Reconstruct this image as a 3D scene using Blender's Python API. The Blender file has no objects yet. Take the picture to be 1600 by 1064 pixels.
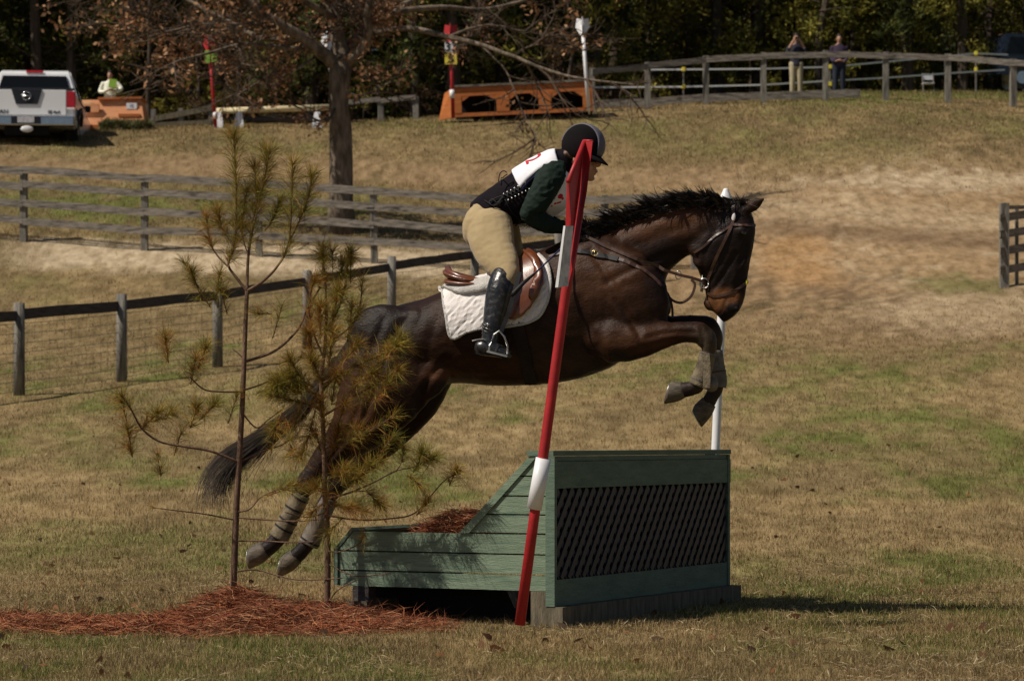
import bpy, bmesh, math, random
import numpy as np
from mathutils import Vector, Matrix, geometry, noise
from mathutils.bvhtree import BVHTree
random.seed(7); RNG = np.random.default_rng(7)
sc = bpy.context.scene
COL = sc.collection
R = math.radians

# ---------------------------------------------------------------- camera, sky, sun, exposure
F = 4196.0; CZ = 1.07; HY = 690.0          # focal length in photo pixels, eye height, eye-level row
cam = bpy.data.cameras.new('camera'); camo = bpy.data.objects.new('camera', cam); COL.objects.link(camo)
camo.location = (0, 0, CZ); camo.rotation_euler = (R(90), 0, 0)
cam.sensor_width = 36; cam.lens = 36 * F / 1600; cam.shift_y = (HY - 532) / 1600
cam.clip_end = 2000; cam.clip_start = .1
cam.dof.use_dof = True; cam.dof.focus_distance = 16.3; cam.dof.aperture_fstop = 5.6
sc.camera = camo
SUN = Vector((-.90, -.35, 1.20)).normalized()
el = math.asin(SUN.z); az = math.atan2(SUN.x, SUN.y)
w = bpy.data.worlds.new('World'); sc.world = w; w.use_nodes = True
nt = w.node_tree; sky = nt.nodes.new('ShaderNodeTexSky'); sky.sky_type = 'NISHITA'; sky.sun_disc = False
sky.sun_elevation = el; sky.sun_rotation = az
nt.links.new(sky.outputs[0], nt.nodes['Background'].inputs[0]); nt.nodes['Background'].inputs[1].default_value = .05
sl = bpy.data.lights.new('sun', 'SUN'); sl.energy = 5.0; sl.angle = R(.5); sl.color = (1, .915, .79)
slo = bpy.data.objects.new('sun', sl); COL.objects.link(slo); slo.rotation_euler = (-SUN).to_track_quat('-Z', 'Y').to_euler()
slo.location = (-20, -10, 40)
sc.view_settings.view_transform = 'Standard'; sc.view_settings.look = 'None'
sc.view_settings.exposure = -.15; sc.view_settings.gamma = 1
try:
    sc.cycles.max_bounces = 5; sc.cycles.transparent_max_bounces = 4
except Exception: pass

# ---------------------------------------------------------------- positions
def PT(px, py, D): return Vector(((px - 800) / F * D, D, CZ + (HY - py) / F * D))
def PX(p): return 800 + F * p[0] / p[1], HY - F * (p[2] - CZ) / p[1]

HA = R(12)
HH = Vector((math.cos(HA), -math.sin(HA), 0)); HN = Vector((-math.sin(HA), -math.cos(HA), 0))
HP0 = Vector((.159, 16.7, 0)); CAM = Vector((0, 0, CZ))
def HP(px, py, lat=0.0):
    d = Vector(((px - 800) / F, 1, (HY - py) / F))
    t = (lat + (HP0 - CAM).dot(HN)) / d.dot(HN)
    return CAM + d * t

# ---------------------------------------------------------------- noise
class VN:
    def __init__(s, seed):
        s.t = np.random.default_rng(seed).random((256, 256))
    def n(s, x, y):
        xi = np.floor(x).astype(int); yi = np.floor(y).astype(int); fx = x - xi; fy = y - yi
        fx = fx * fx * (3 - 2 * fx); fy = fy * fy * (3 - 2 * fy)
        g = lambda a, b: s.t[a % 256, b % 256]
        return (g(xi, yi) * (1 - fx) + g(xi + 1, yi) * fx) * (1 - fy) + (g(xi, yi + 1) * (1 - fx) + g(xi + 1, yi + 1) * fx) * fy
    def f(s, x, y, o=4):
        r = 0; a = .5; k = 1.0
        for i in range(o): r = r + a * s.n(x * k + 17 * i, y * k + 31 * i); a *= .5; k *= 2.1
        return r / (1 - .5 ** o)
N1, N2, N3 = VN(1), VN(2), VN(3)
def sstep(a, b, x): t = np.clip((x - a) / (b - a), 0, 1); return t * t * (3 - 2 * t)

# ---------------------------------------------------------------- terrain heights
_D = np.array([-60, 20, 26, 32, 38.4, 44, 50, 56, 61, 66, 70, 75, 80, 85, 90, 120, 160, 220, 320.])
_X = np.array([-40, -14, -5, 2, 9, 16, 40.])
_Z = np.array([[0]*7, [0]*7, [.35,.35,.35,.35,.4,.4,.4], [1,1,1,1,1.2,1.3,1.3], [1.75,1.75,1.75,1.85,2.2,2.4,2.5],
 [2.35,2.35,2.35,2.5,3.1,3.4,3.6], [3.6,3.6,3.4,3.4,4.25,4.6,4.8], [5.2,5.23,5.0,4.8,5.6,6.0,6.2], [6.9,6.9,6.4,6.1,7.0,7.2,7.3],
 [8.5,8.55,8.0,7.7,8.4,8.5,8.5], [9.2,9.2,9.1,9.0,9.5,9.4,9.3], [9.8,9.8,9.95,10.35,10.6,10.3,10], [10.2,10.2,10.5,11.0,11.5,11.3,11.2],
 [10.4,10.4,10.8,11.5,12.2,12.1,12.], [10.6,10.6,11,11.9,12.9,12.8,12.6], [11,11,12,13,14,14,14], [14,14,15,16,17,17,17], [26,26,27,28,29,29,29], [40]*7])
_Dd = np.arange(-60, 320, .5)
_Zd = np.stack([np.interp(_Dd, _D, _Z[:, j]) for j in range(7)], 1)
_k = np.hanning(13); _k /= _k.sum()
for j in range(7): _Zd[:, j] = np.convolve(np.pad(_Zd[:, j], 6, 'edge'), _k, 'valid')
_Xd = np.arange(-40, 40.1, 1.0)
_ZZ = np.stack([np.interp(_Xd, _X, _Zd[i]) for i in range(len(_Dd))], 0)
_kx = np.hanning(9); _kx /= _kx.sum()
_ZZ = np.apply_along_axis(lambda r: np.convolve(np.pad(r, 4, 'edge'), _kx, 'valid'), 1, _ZZ)
def gzv(x, y):
    x = np.asarray(x, float); y = np.asarray(y, float)
    a = np.clip((y + 60) / .5, 0, len(_Dd) - 1.001); b = np.clip(x + 40, 0, len(_Xd) - 1.001)
    i = a.astype(int); j = b.astype(int); fa = a - i; fb = b - j
    z = (_ZZ[i, j] * (1 - fa) + _ZZ[i + 1, j] * fa) * (1 - fb) + (_ZZ[i, j + 1] * (1 - fa) + _ZZ[i + 1, j + 1] * fa) * fb
    amp = .05 * sstep(22, 45, y) + .02
    z = z + amp * (N3.f(x * .35, y * .35, 4) - .5) * 2 * sstep(18.5, 24, y)
    z = z + .03 * (N3.f(x * .8, y * .8, 3) - .5) + .045 * (N2.f(x * 1.9, y * 1.5, 3) - .5) * sstep(20, 30, y)
    return z
def gz(x, y): return float(gzv(x, y))
def G(px, D): x = (px - 800) / F * D; return Vector((x, D, gz(x, D)))

# ---------------------------------------------------------------- object helpers
def link(o): COL.objects.link(o); return o
def thing(name, label, cat, loc=(0, 0, 0), rot=(0, 0, 0), group=None):
    o = bpy.data.objects.new(name, None); link(o); o.location = loc; o.rotation_euler = rot
    o.empty_display_size = .1
    o['label'] = label; o['category'] = cat
    if group: o['group'] = group
    return o
def tag(o, label, cat=None, group=None, kind=None):
    if label: o['label'] = label
    if cat: o['category'] = cat
    if group: o['group'] = group
    if kind: o['kind'] = kind
    return o
def part(name, m, mat, parent=None, world=False, smooth=False, label=None):
    """link a bmesh / mesh as ONE object under parent"""
    if isinstance(m, bmesh.types.BMesh):
        me = bpy.data.meshes.new(name); m.normal_update(); m.to_mesh(me); m.free()
    else: me = m; me.name = name
    if mat: me.materials.clear(); me.materials.append(mat)
    if smooth: me.polygons.foreach_set('use_smooth', [True] * len(me.polygons))
    o = bpy.data.objects.new(name, me); link(o)
    if parent:
        o.parent = parent
        if world:
            wm = Matrix.LocRotScale(parent.location, parent.rotation_euler, None)
            if parent.parent: wm = Matrix.LocRotScale(parent.parent.location, parent.parent.rotation_euler, None) @ wm
            me.transform(wm.inverted())
    if label: o['label'] = label
    return o
def copy_tree(o, parent=None):
    c = o.copy(); link(c); c.parent = parent
    for ch in list(o.children): copy_tree(ch, c)
    return c
def raw_mesh(name, V, Fc, col=None, n=3):
    """fast numpy mesh of n-gons, V (k,3), Fc (m,n), col per vertex (k,3)"""
    me = bpy.data.meshes.new(name); V = np.asarray(V, np.float32); Fc = np.asarray(Fc, np.int32)
    me.vertices.add(len(V)); me.vertices.foreach_set('co', V.ravel())
    me.loops.add(Fc.size); me.loops.foreach_set('vertex_index', Fc.ravel())
    me.polygons.add(len(Fc)); me.polygons.foreach_set('loop_start', np.arange(len(Fc), dtype=np.int32) * n)
    me.update(calc_edges=True)
    if col is not None: set_col(me, col)
    return me
def set_col(me, col):
    a = me.color_attributes.new('Col', 'FLOAT_COLOR', 'POINT')
    c = np.ones((len(me.vertices), 4), np.float32); c[:, :3] = col; a.data.foreach_set('color', c.ravel())
def vco(me):
    a = np.empty(len(me.vertices) * 3, np.float32); me.vertices.foreach_get('co', a); return a.reshape(-1, 3)

# ---------------------------------------------------------------- materials
def mat(name, c1, c2=None, scale=8, rough=.8, bump=0, bscale=None, spec=.3, metal=0, attr=False, stretch=(1, 1, 1), coat=0, detail=6, c3=None, s3=1.5, trans=0, lohi=(.35, .65), sheen=0):
    m = bpy.data.materials.new(name); m.use_nodes = True; t = m.node_tree; L = t.links.new
    b = t.nodes['Principled BSDF']; b.inputs['Roughness'].default_value = rough; b.inputs['Metallic'].default_value = metal
    b.inputs['Specular IOR Level'].default_value = spec
    if coat: b.inputs['Coat Weight'].default_value = coat; b.inputs['Coat Roughness'].default_value = .15
    if sheen: b.inputs['Sheen Weight'].default_value = sheen
    tc = t.nodes.new('ShaderNodeTexCoord'); mp = t.nodes.new('ShaderNodeMapping'); mp.inputs['Scale'].default_value = stretch
    L(tc.outputs['Object'], mp.inputs[0])
    def nz(s, d=detail):
        n = t.nodes.new('ShaderNodeTexNoise'); n.inputs['Scale'].default_value = s; n.inputs['Detail'].default_value = d
        n.inputs['Roughness'].default_value = .65
        L(mp.outputs[0], n.inputs['Vector']); return n
    def ramp(n, lo, hi):
        r = t.nodes.new('ShaderNodeMapRange'); r.inputs[1].default_value = lo; r.inputs[2].default_value = hi; L(n.outputs[0], r.inputs[0]); return r.outputs[0]
    def mix(f, a, bb, mode='MIX'):
        x = t.nodes.new('ShaderNodeMix'); x.data_type = 'RGBA'; x.blend_type = mode
        if isinstance(f, float): x.inputs[0].default_value = f
        else: L(f, x.inputs[0])
        for i, v in ((6, a), (7, bb)):
            if isinstance(v, tuple): x.inputs[i].default_value = (*v, 1)
            else: L(v, x.inputs[i])
        return x.outputs[2]
    c2 = c2 or c1
    if attr:
        at = t.nodes.new('ShaderNodeAttribute'); at.attribute_name = 'Col'
        out = mix(ramp(nz(scale), *lohi), mix(1.0, at.outputs[0], c1, 'MULTIPLY'), mix(1.0, at.outputs[0], c2, 'MULTIPLY'))
    else:
        out = mix(ramp(nz(scale), *lohi), c1, c2)
    if c3: out = mix(ramp(nz(s3), .5, .68), out, c3)
    L(out, b.inputs['Base Color'])
    if bump:
        bp = t.nodes.new('ShaderNodeBump'); bp.inputs['Strength'].default_value = bump; bp.inputs['Distance'].default_value = .02
        L(nz(bscale or scale * 3).outputs[0], bp.inputs['Height']); L(bp.outputs[0], b.inputs['Normal'])
    if trans:
        tr = t.nodes.new('ShaderNodeBsdfTranslucent'); L(out, tr.inputs[0])
        mx = t.nodes.new('ShaderNodeMixShader'); mx.inputs[0].default_value = trans
        L(b.outputs[0], mx.inputs[1]); L(tr.outputs[0], mx.inputs[2])
        L(mx.outputs[0], t.nodes['Material Output'].inputs[0])
    return m
M = {}
M['ground'] = mat('ground', (.66,.62,.56), (1.3,1.3,1.35), scale=2.6, rough=.95, bump=.6, bscale=6, attr=True, spec=.1, detail=9, stretch=(1.9,.6,1))
M['grass'] = mat('grass', (.9,.9,.9), (1.1,1.1,1.1), scale=3, rough=.8, attr=True, spec=.15, trans=.25)
M['leaf'] = mat('leaf', (.85,.85,.85), (1.15,1.15,1.15), scale=2, rough=.75, attr=True, spec=.15, trans=.2)
M['hair'] = mat('hair', (.85,.85,.85), (1.2,1.2,1.2), scale=6, rough=.45, attr=True, spec=.3)
M['bark'] = mat('bark', (.085,.065,.045), (.26,.205,.155), scale=9, rough=.95, bump=.9, stretch=(1,1,.25), c3=(.05,.04,.03), s3=4)
M['pinebark'] = mat('pinebark', (.10,.055,.035), (.21,.13,.085), scale=30, rough=.9, bump=.6, stretch=(1,1,.4))
M['twig'] = mat('twig_bark', (.055,.038,.026), (.12,.085,.06), scale=6, rough=.95)
M['forestbark'] = mat('forestbark', (.04,.03,.022), (.10,.075,.055), scale=5, rough=.95, stretch=(1,1,.2))
M['oldwood'] = mat('oldwood', (.14,.122,.10), (.30,.265,.225), scale=3, rough=.9, bump=.5, stretch=(1.2,1,7), c3=(.035,.03,.03), s3=2.6)
M['oldwood_v'] = mat('oldwood_v', (.12,.11,.095), (.27,.25,.215), scale=5, rough=.9, bump=.5, stretch=(7,7,.7), c3=(.06,.055,.045), s3=2)
M['darkwood'] = mat('darkwood', (.035,.03,.03), (.08,.07,.065), scale=5, rough=.9, bump=.4, stretch=(1,1,6))
M['green'] = mat('green_paint', (.15,.205,.14), (.215,.28,.195), scale=4, rough=.7, bump=.35, bscale=22, stretch=(1,1,9), spec=.3, c3=(.10,.16,.11), s3=5)
M['greendk'] = mat('green_trim', (.085,.13,.095), (.13,.185,.135), scale=5, rough=.7, bump=.3, bscale=20, stretch=(1,1,5))
M['lattice'] = mat('lattice_plastic', (.013,.014,.022), (.026,.028,.042), scale=12, rough=.5, spec=.4)
M['black'] = mat('black', (.008,.008,.009), (.015,.014,.014), rough=.8, spec=.2)
M['rawwood'] = mat('raw_timber', (.08,.068,.045), (.19,.16,.11), scale=5, rough=.9, bump=.5, stretch=(6,6,1))
M['red'] = mat('red_paint', (.32,.012,.016), (.43,.019,.023), scale=9, rough=.5, spec=.4, bump=.06, c3=(.36,.02,.02), s3=3)
M['white'] = mat('white_paint', (.70,.70,.72), (.82,.82,.84), scale=5, rough=.4, spec=.4)
M['plate'] = mat('plate_grey', (.50,.50,.54), (.66,.66,.70), scale=18, rough=.6, c3=(.3,.3,.33), s3=14)
M['orange'] = mat('stained_wood', (.36,.105,.025), (.50,.165,.045), scale=3, rough=.65, bump=.2, stretch=(1,1,6))
M['orange2'] = mat('stained_wood_pale', (.50,.21,.09), (.62,.28,.13), scale=2, rough=.7, stretch=(1,1,4))
M['cream'] = mat('cream_rail', (.55,.45,.25), (.68,.58,.36), scale=4, rough=.7)
M['straw'] = mat('straw', (.5,.5,.5), (.8,.75,.75), scale=5, rough=.8, attr=True)
M['wire'] = mat('wire', (.13,.12,.11), (.22,.20,.18), rough=.6, metal=.3)
M['tape'] = mat('white_tape', (.72,.72,.72), (.8,.8,.8), rough=.5)
M['yellow'] = mat('yellow', (.75,.60,.05), (.8,.66,.08), rough=.5)
M['lime'] = mat('lime', (.22,.42,.06), (.3,.52,.09), rough=.6)
# ---------------------------------------------------------------- shape helpers
def box(bm, lo, hi, mtx=None, bev=0):
    lo = Vector(lo); hi = Vector(hi); c = (lo + hi) / 2; s = hi - lo
    m = Matrix.Translation(c) @ Matrix.Diagonal((s.x, s.y, s.z, 1))
    if mtx: m = mtx @ m
    r = bmesh.ops.create_cube(bm, size=1, matrix=m)
    if bev:
        es = list({e for v in r['verts'] for e in v.link_edges}); bmesh.ops.bevel(bm, geom=es, offset=bev, segments=2, affect='EDGES', profile=.6)
    return bm
def beam(bm, a, b, w, h, up=Vector((0, 0, 1)), bev=0):
    """box between points a and b: w across, h along up"""
    a = Vector(a); b = Vector(b); x = (b - a); L = x.length; x.normalize()
    y = up.cross(x); y.normalize(); z = x.cross(y)
    m = Matrix((x, y, z)).transposed().to_4x4(); m.translation = (a + b) / 2
    return box(bm, (-L/2, -w/2, -h/2), (L/2, w/2, h/2), m, bev)
def tube(bm, pts, rad, n=8, cap=True):
    """round tube through points, rad number or list"""
    pts = [Vector(p) for p in pts]; k = len(pts)
    if not isinstance(rad, (list, tuple)): rad = [rad] * k
    rings = []; ref = Vector((.31, .17, .93)).normalized()
    for i, p in enumerate(pts):
        t = (pts[min(i + 1, k - 1)] - pts[max(i - 1, 0)]).normalized()
        a = t.cross(ref)
        if a.length < .1: a = t.cross(Vector((1, 0, 0)))
        a.normalize(); b = t.cross(a)
        rings.append([bm.verts.new(p + (a * math.cos(2*math.pi*j/n) + b * math.sin(2*math.pi*j/n)) * rad[i]) for j in range(n)])
    for i in range(k - 1):
        for j in range(n): bm.faces.new((rings[i][j], rings[i][(j+1) % n], rings[i+1][(j+1) % n], rings[i+1][j]))
    if cap: bm.faces.new(rings[0][::-1]); bm.faces.new(rings[-1])
    return bm
def crom(a, sub):
    a = np.asarray(a, float); out = []; n = len(a)
    for i in range(n - 1):
        p0, p1, p2, p3 = a[max(i-1, 0)], a[i], a[i+1], a[min(i+2, n-1)]
        for s in range(sub):
            t = s / sub
            out.append(.5 * (2*p1 + (p2-p0)*t + (2*p0-5*p1+4*p2-p3)*t*t + (3*p1-p0-3*p2+p3)*t**3))
    out.append(a[-1]); return np.array(out)
def loft(bm, secs, n=20, sub=4, cap=True, p=2.0):
    """secs: (centre, a-vector, b-vector); smooth elliptic skin with domed ends"""
    A = crom([[*c, *a, *b] for c, a, b in secs], sub)
    def ring(c, a, b):
        r = []
        for j in range(n):
            t = 2 * math.pi * j / n; cs, sn = math.cos(t), math.sin(t)
            e = 2 / p
            r.append(bm.verts.new(c + a * math.copysign(abs(cs) ** e, cs) + b * math.copysign(abs(sn) ** e, sn)))
        return r
    rings = []
    V = lambda r, i: Vector(r[i:i+3])
    if cap:
        t = (V(A[0], 0) - V(A[1], 0)).normalized(); ra = min(V(A[0], 3).length, V(A[0], 6).length) * .8
        for q in (80, 55, 28): rings.append(ring(V(A[0], 0) + t * ra * math.sin(R(q)), V(A[0], 3) * math.cos(R(q)), V(A[0], 6) * math.cos(R(q))))
    for r in A: rings.append(ring(V(r, 0), V(r, 3), V(r, 6)))
    if cap:
        t = (V(A[-1], 0) - V(A[-2], 0)).normalized(); ra = min(V(A[-1], 3).length, V(A[-1], 6).length) * .8
        for q in (28, 55, 80): rings.append(ring(V(A[-1], 0) + t * ra * math.sin(R(q)), V(A[-1], 3) * math.cos(R(q)), V(A[-1], 6) * math.cos(R(q))))
    for i in range(len(rings) - 1):
        for j in range(n): bm.faces.new((rings[i][j], rings[i][(j+1) % n], rings[i+1][(j+1) % n], rings[i+1][j]))
    bm.faces.new(rings[0][::-1]); bm.faces.new(rings[-1])
    return bm
def hsec(top, bot, hw, lat=0):           # a body section between two traced points in the rider/horse plane
    a = HP(*top, lat); b = HP(*bot, lat); return ((a + b) / 2, (a - b) / 2, HN * hw)
def limb(pts, fn=HP, nrm=HN):            # (px, py, r in plane, r across, lat)
    C = [fn(p[0], p[1], p[4]) for p in pts]; out = []
    for i, c in enumerate(C):
        t = (C[min(i+1, len(C)-1)] - C[max(i-1, 0)]).normalized(); a = t.cross(nrm).normalized()
        out.append((c, a * pts[i][2], nrm * pts[i][3]))
    return out
def blob(bm, c, rx, ry, rz, ang=0, seg=16, frame=None):
    X, Y, Z = frame or (HH, HN, Vector((0, 0, 1)))
    m = Matrix((X, Y, Z)).transposed().to_4x4(); m.translation = c
    m = m @ Matrix.Rotation(ang, 4, 'Y') @ Matrix.Diagonal((rx, ry, rz, 1))
    bmesh.ops.create_uvsphere(bm, u_segments=seg, v_segments=max(6, seg // 2), radius=1, matrix=m); return bm
def fuse(bm, name, voxel, smooth=4, fac=.5):
    """one continuous surface from overlapping closed shapes"""
    me = bpy.data.meshes.new(name); bm.to_mesh(me); bm.free()
    o = bpy.data.objects.new(name + '_tmp', me); link(o)
    r = o.modifiers.new('r', 'REMESH'); r.mode = 'VOXEL'; r.voxel_size = voxel; r.use_smooth_shade = True
    if smooth: s = o.modifiers.new('s', 'SMOOTH'); s.iterations = smooth; s.factor = fac
    dg = bpy.context.evaluated_depsgraph_get(); dg.update()
    out = bpy.data.meshes.new_from_object(o.evaluated_get(dg)); out.name = name
    bpy.data.objects.remove(o); bpy.data.meshes.remove(me); return out
def bvh_of(me): return BVHTree.FromPolygons([v.co.copy() for v in me.vertices], [tuple(p.vertices) for p in me.polygons])
def surf(bvh, px, py, side=1, off=.005, default=.1):
    """surface point under photo position, seen from the near (+1) or far (-1) side"""
    base = HP(px, py, 0)
    h = bvh.ray_cast(base + HN * side * 1.2, -HN * side)
    if h[0] is None: return base + HN * side * default, HN * side
    n = h[1]
    if n.dot(HN * side) < 0: n = -n
    if side > 0:   # settle on the line of sight as well
        d = (base - CAM).normalized(); g = bvh.ray_cast(CAM, d)
        if g[0] is not None and g[1].dot(HN) > .12: return g[0] + g[1] * off, g[1]
    return h[0] + n * off, n
def ribbon(bm, pts, w, th=.003):
    """strap along [(point, normal)], real thickness"""
    k = len(pts); rows = []
    for i in range(k):
        p, n = pts[i]; t = (pts[min(i+1, k-1)][0] - pts[max(i-1, 0)][0]).normalized(); s = n.cross(t).normalized() * w / 2
        nn = n.normalized() * th
        rows.append([bm.verts.new(p - s), bm.verts.new(p + s), bm.verts.new(p + s + nn), bm.verts.new(p - s + nn)])
    for i in range(k - 1):
        for j in range(4): bm.faces.new((rows[i][j], rows[i][(j+1) % 4], rows[i+1][(j+1) % 4], rows[i+1][j]))
    bm.faces.new(rows[0][::-1]); bm.faces.new(rows[-1]); return bm
def dense(poly, step, closed=False):
    out = []; n = len(poly)
    for i in range(n if closed else n - 1):
        a, b = poly[i], poly[(i+1) % n]; k = max(1, int(math.dist(a, b) / step))
        for j in range(k): t = j / k; out.append((a[0] + (b[0]-a[0]) * t, a[1] + (b[1]-a[1]) * t))
    if not closed: out.append(poly[-1])
    return out
def strap(bm, bvh, poly, w, side=1, off=.006, step=6, th=.003):
    P = [tuple(q) for q in crom(poly, 3)] if len(poly) > 2 else poly
    pts = [surf(bvh, x, y, side, off) for x, y in dense(P, step)]
    return ribbon(bm, pts, w, th)
def patch(bvh, poly, off, th, side=1, step=7, quilt=None):
    """a fitted sheet with thickness lying on the surface inside a closed outline"""
    P = [tuple(q) for q in crom(poly + [poly[0]], 3)[:-1]]
    B = [Vector(p) for p in dense(P, step, True)]; nb = len(B)
    xs = [b.x for b in B]; ys = [b.y for b in B]; I = []
    def inside(x, y):
        c = False
        for i in range(nb):
            a, b = B[i], B[i-1]
            if (a.y > y) != (b.y > y) and x < (b.x - a.x) * (y - a.y) / (b.y - a.y) + a.x: c = not c
        return c
    y = min(ys)
    while y < max(ys):
        x = min(xs)
        while x < max(xs):
            if inside(x, y) and min((Vector((x, y)) - b).length for b in B) > step * .6: I.append(Vector((x, y)))
            x += step
        y += step
    vs, es, fs, *_ = geometry.delaunay_2d_cdt(B + I, [(i, (i+1) % nb) for i in range(nb)], [list(range(nb))], 1, 1e-4)
    bm = bmesh.new(); top = []; bot = []
    for v in vs:
        p, n = surf(bvh, v.x, v.y, side, off)
        t = th * (1 + (quilt(v.x, v.y) if quilt else 0))
        bot.append(bm.verts.new(p)); top.append(bm.verts.new(p + n * t))
    for f in fs:
        bm.faces.new([top[i] for i in f]); bm.faces.new([bot[i] for i in f][::-1])
    ec = {}
    for f in fs:
        for i in range(len(f)): k = (f[i], f[(i+1) % len(f)]); ec[k] = 1
    for (a, b) in ec:
        if (b, a) not in ec: bm.faces.new((top[b], top[a], bot[a], bot[b]))
    bmesh.ops.recalc_face_normals(bm, faces=bm.faces); return bm
def text_mesh(s, size, depth, mtx):
    c = bpy.data.curves.new('t', 'FONT'); c.body = s; c.size = size; c.extrude = depth; c.align_x = 'CENTER'; c.align_y = 'CENTER'
    c.offset = size * .012
    o = bpy.data.objects.new('t', c); link(o); dg = bpy.context.evaluated_depsgraph_get(); dg.update()
    me = bpy.data.meshes.new_from_object(o.evaluated_get(dg)); bpy.data.objects.remove(o); bpy.data.curves.remove(c)
    me.transform(mtx); return me
def needles(P, Dr, n, L, w, cols, spread=.6, droop=.0, rng=RNG):
    """P, Dr (k,3): n thin needles per point -> verts, faces, colours"""
    P = np.repeat(P, n, 0); Dr = np.repeat(Dr, n, 0); k = len(P)
    d = Dr + rng.normal(0, spread, (k, 3)); d /= np.linalg.norm(d, axis=1)[:, None]
    ln = L * rng.uniform(.6, 1.1, (k, 1)); s = np.cross(d, rng.normal(0, 1, (k, 3))); s /= np.linalg.norm(s, axis=1)[:, None] + 1e-6
    mid = P + d * ln * .5 + rng.normal(0, .05, (k, 3)) * ln; tip = P + d * ln + rng.normal(0, .09, (k, 3)) * ln; tip[:, 2] -= droop * ln[:, 0]; mid[:, 2] -= droop * .25 * ln[:, 0]
    V = np.stack([P - s*w/2, P + s*w/2, mid + s*w/2, mid - s*w/2, tip], 1).reshape(-1, 3)
    b = np.arange(k)[:, None] * 5
    Fq = np.concatenate([b + [0,1,2], b + [0,2,3], b + [3,2,4]], 0)
    c = np.asarray(cols)[rng.integers(0, len(cols), k)] * rng.uniform(.7, 1.3, (k, 1))
    return V, Fq, np.repeat(c, 5, 0)
def join_raw(name, parts):
    V = []; Fq = []; C = []; o = 0
    for v, f, c in parts: V.append(v); Fq.append(f + o); C.append(c); o += len(v)
    return raw_mesh(name, np.concatenate(V), np.concatenate(Fq), np.concatenate(C))

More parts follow.
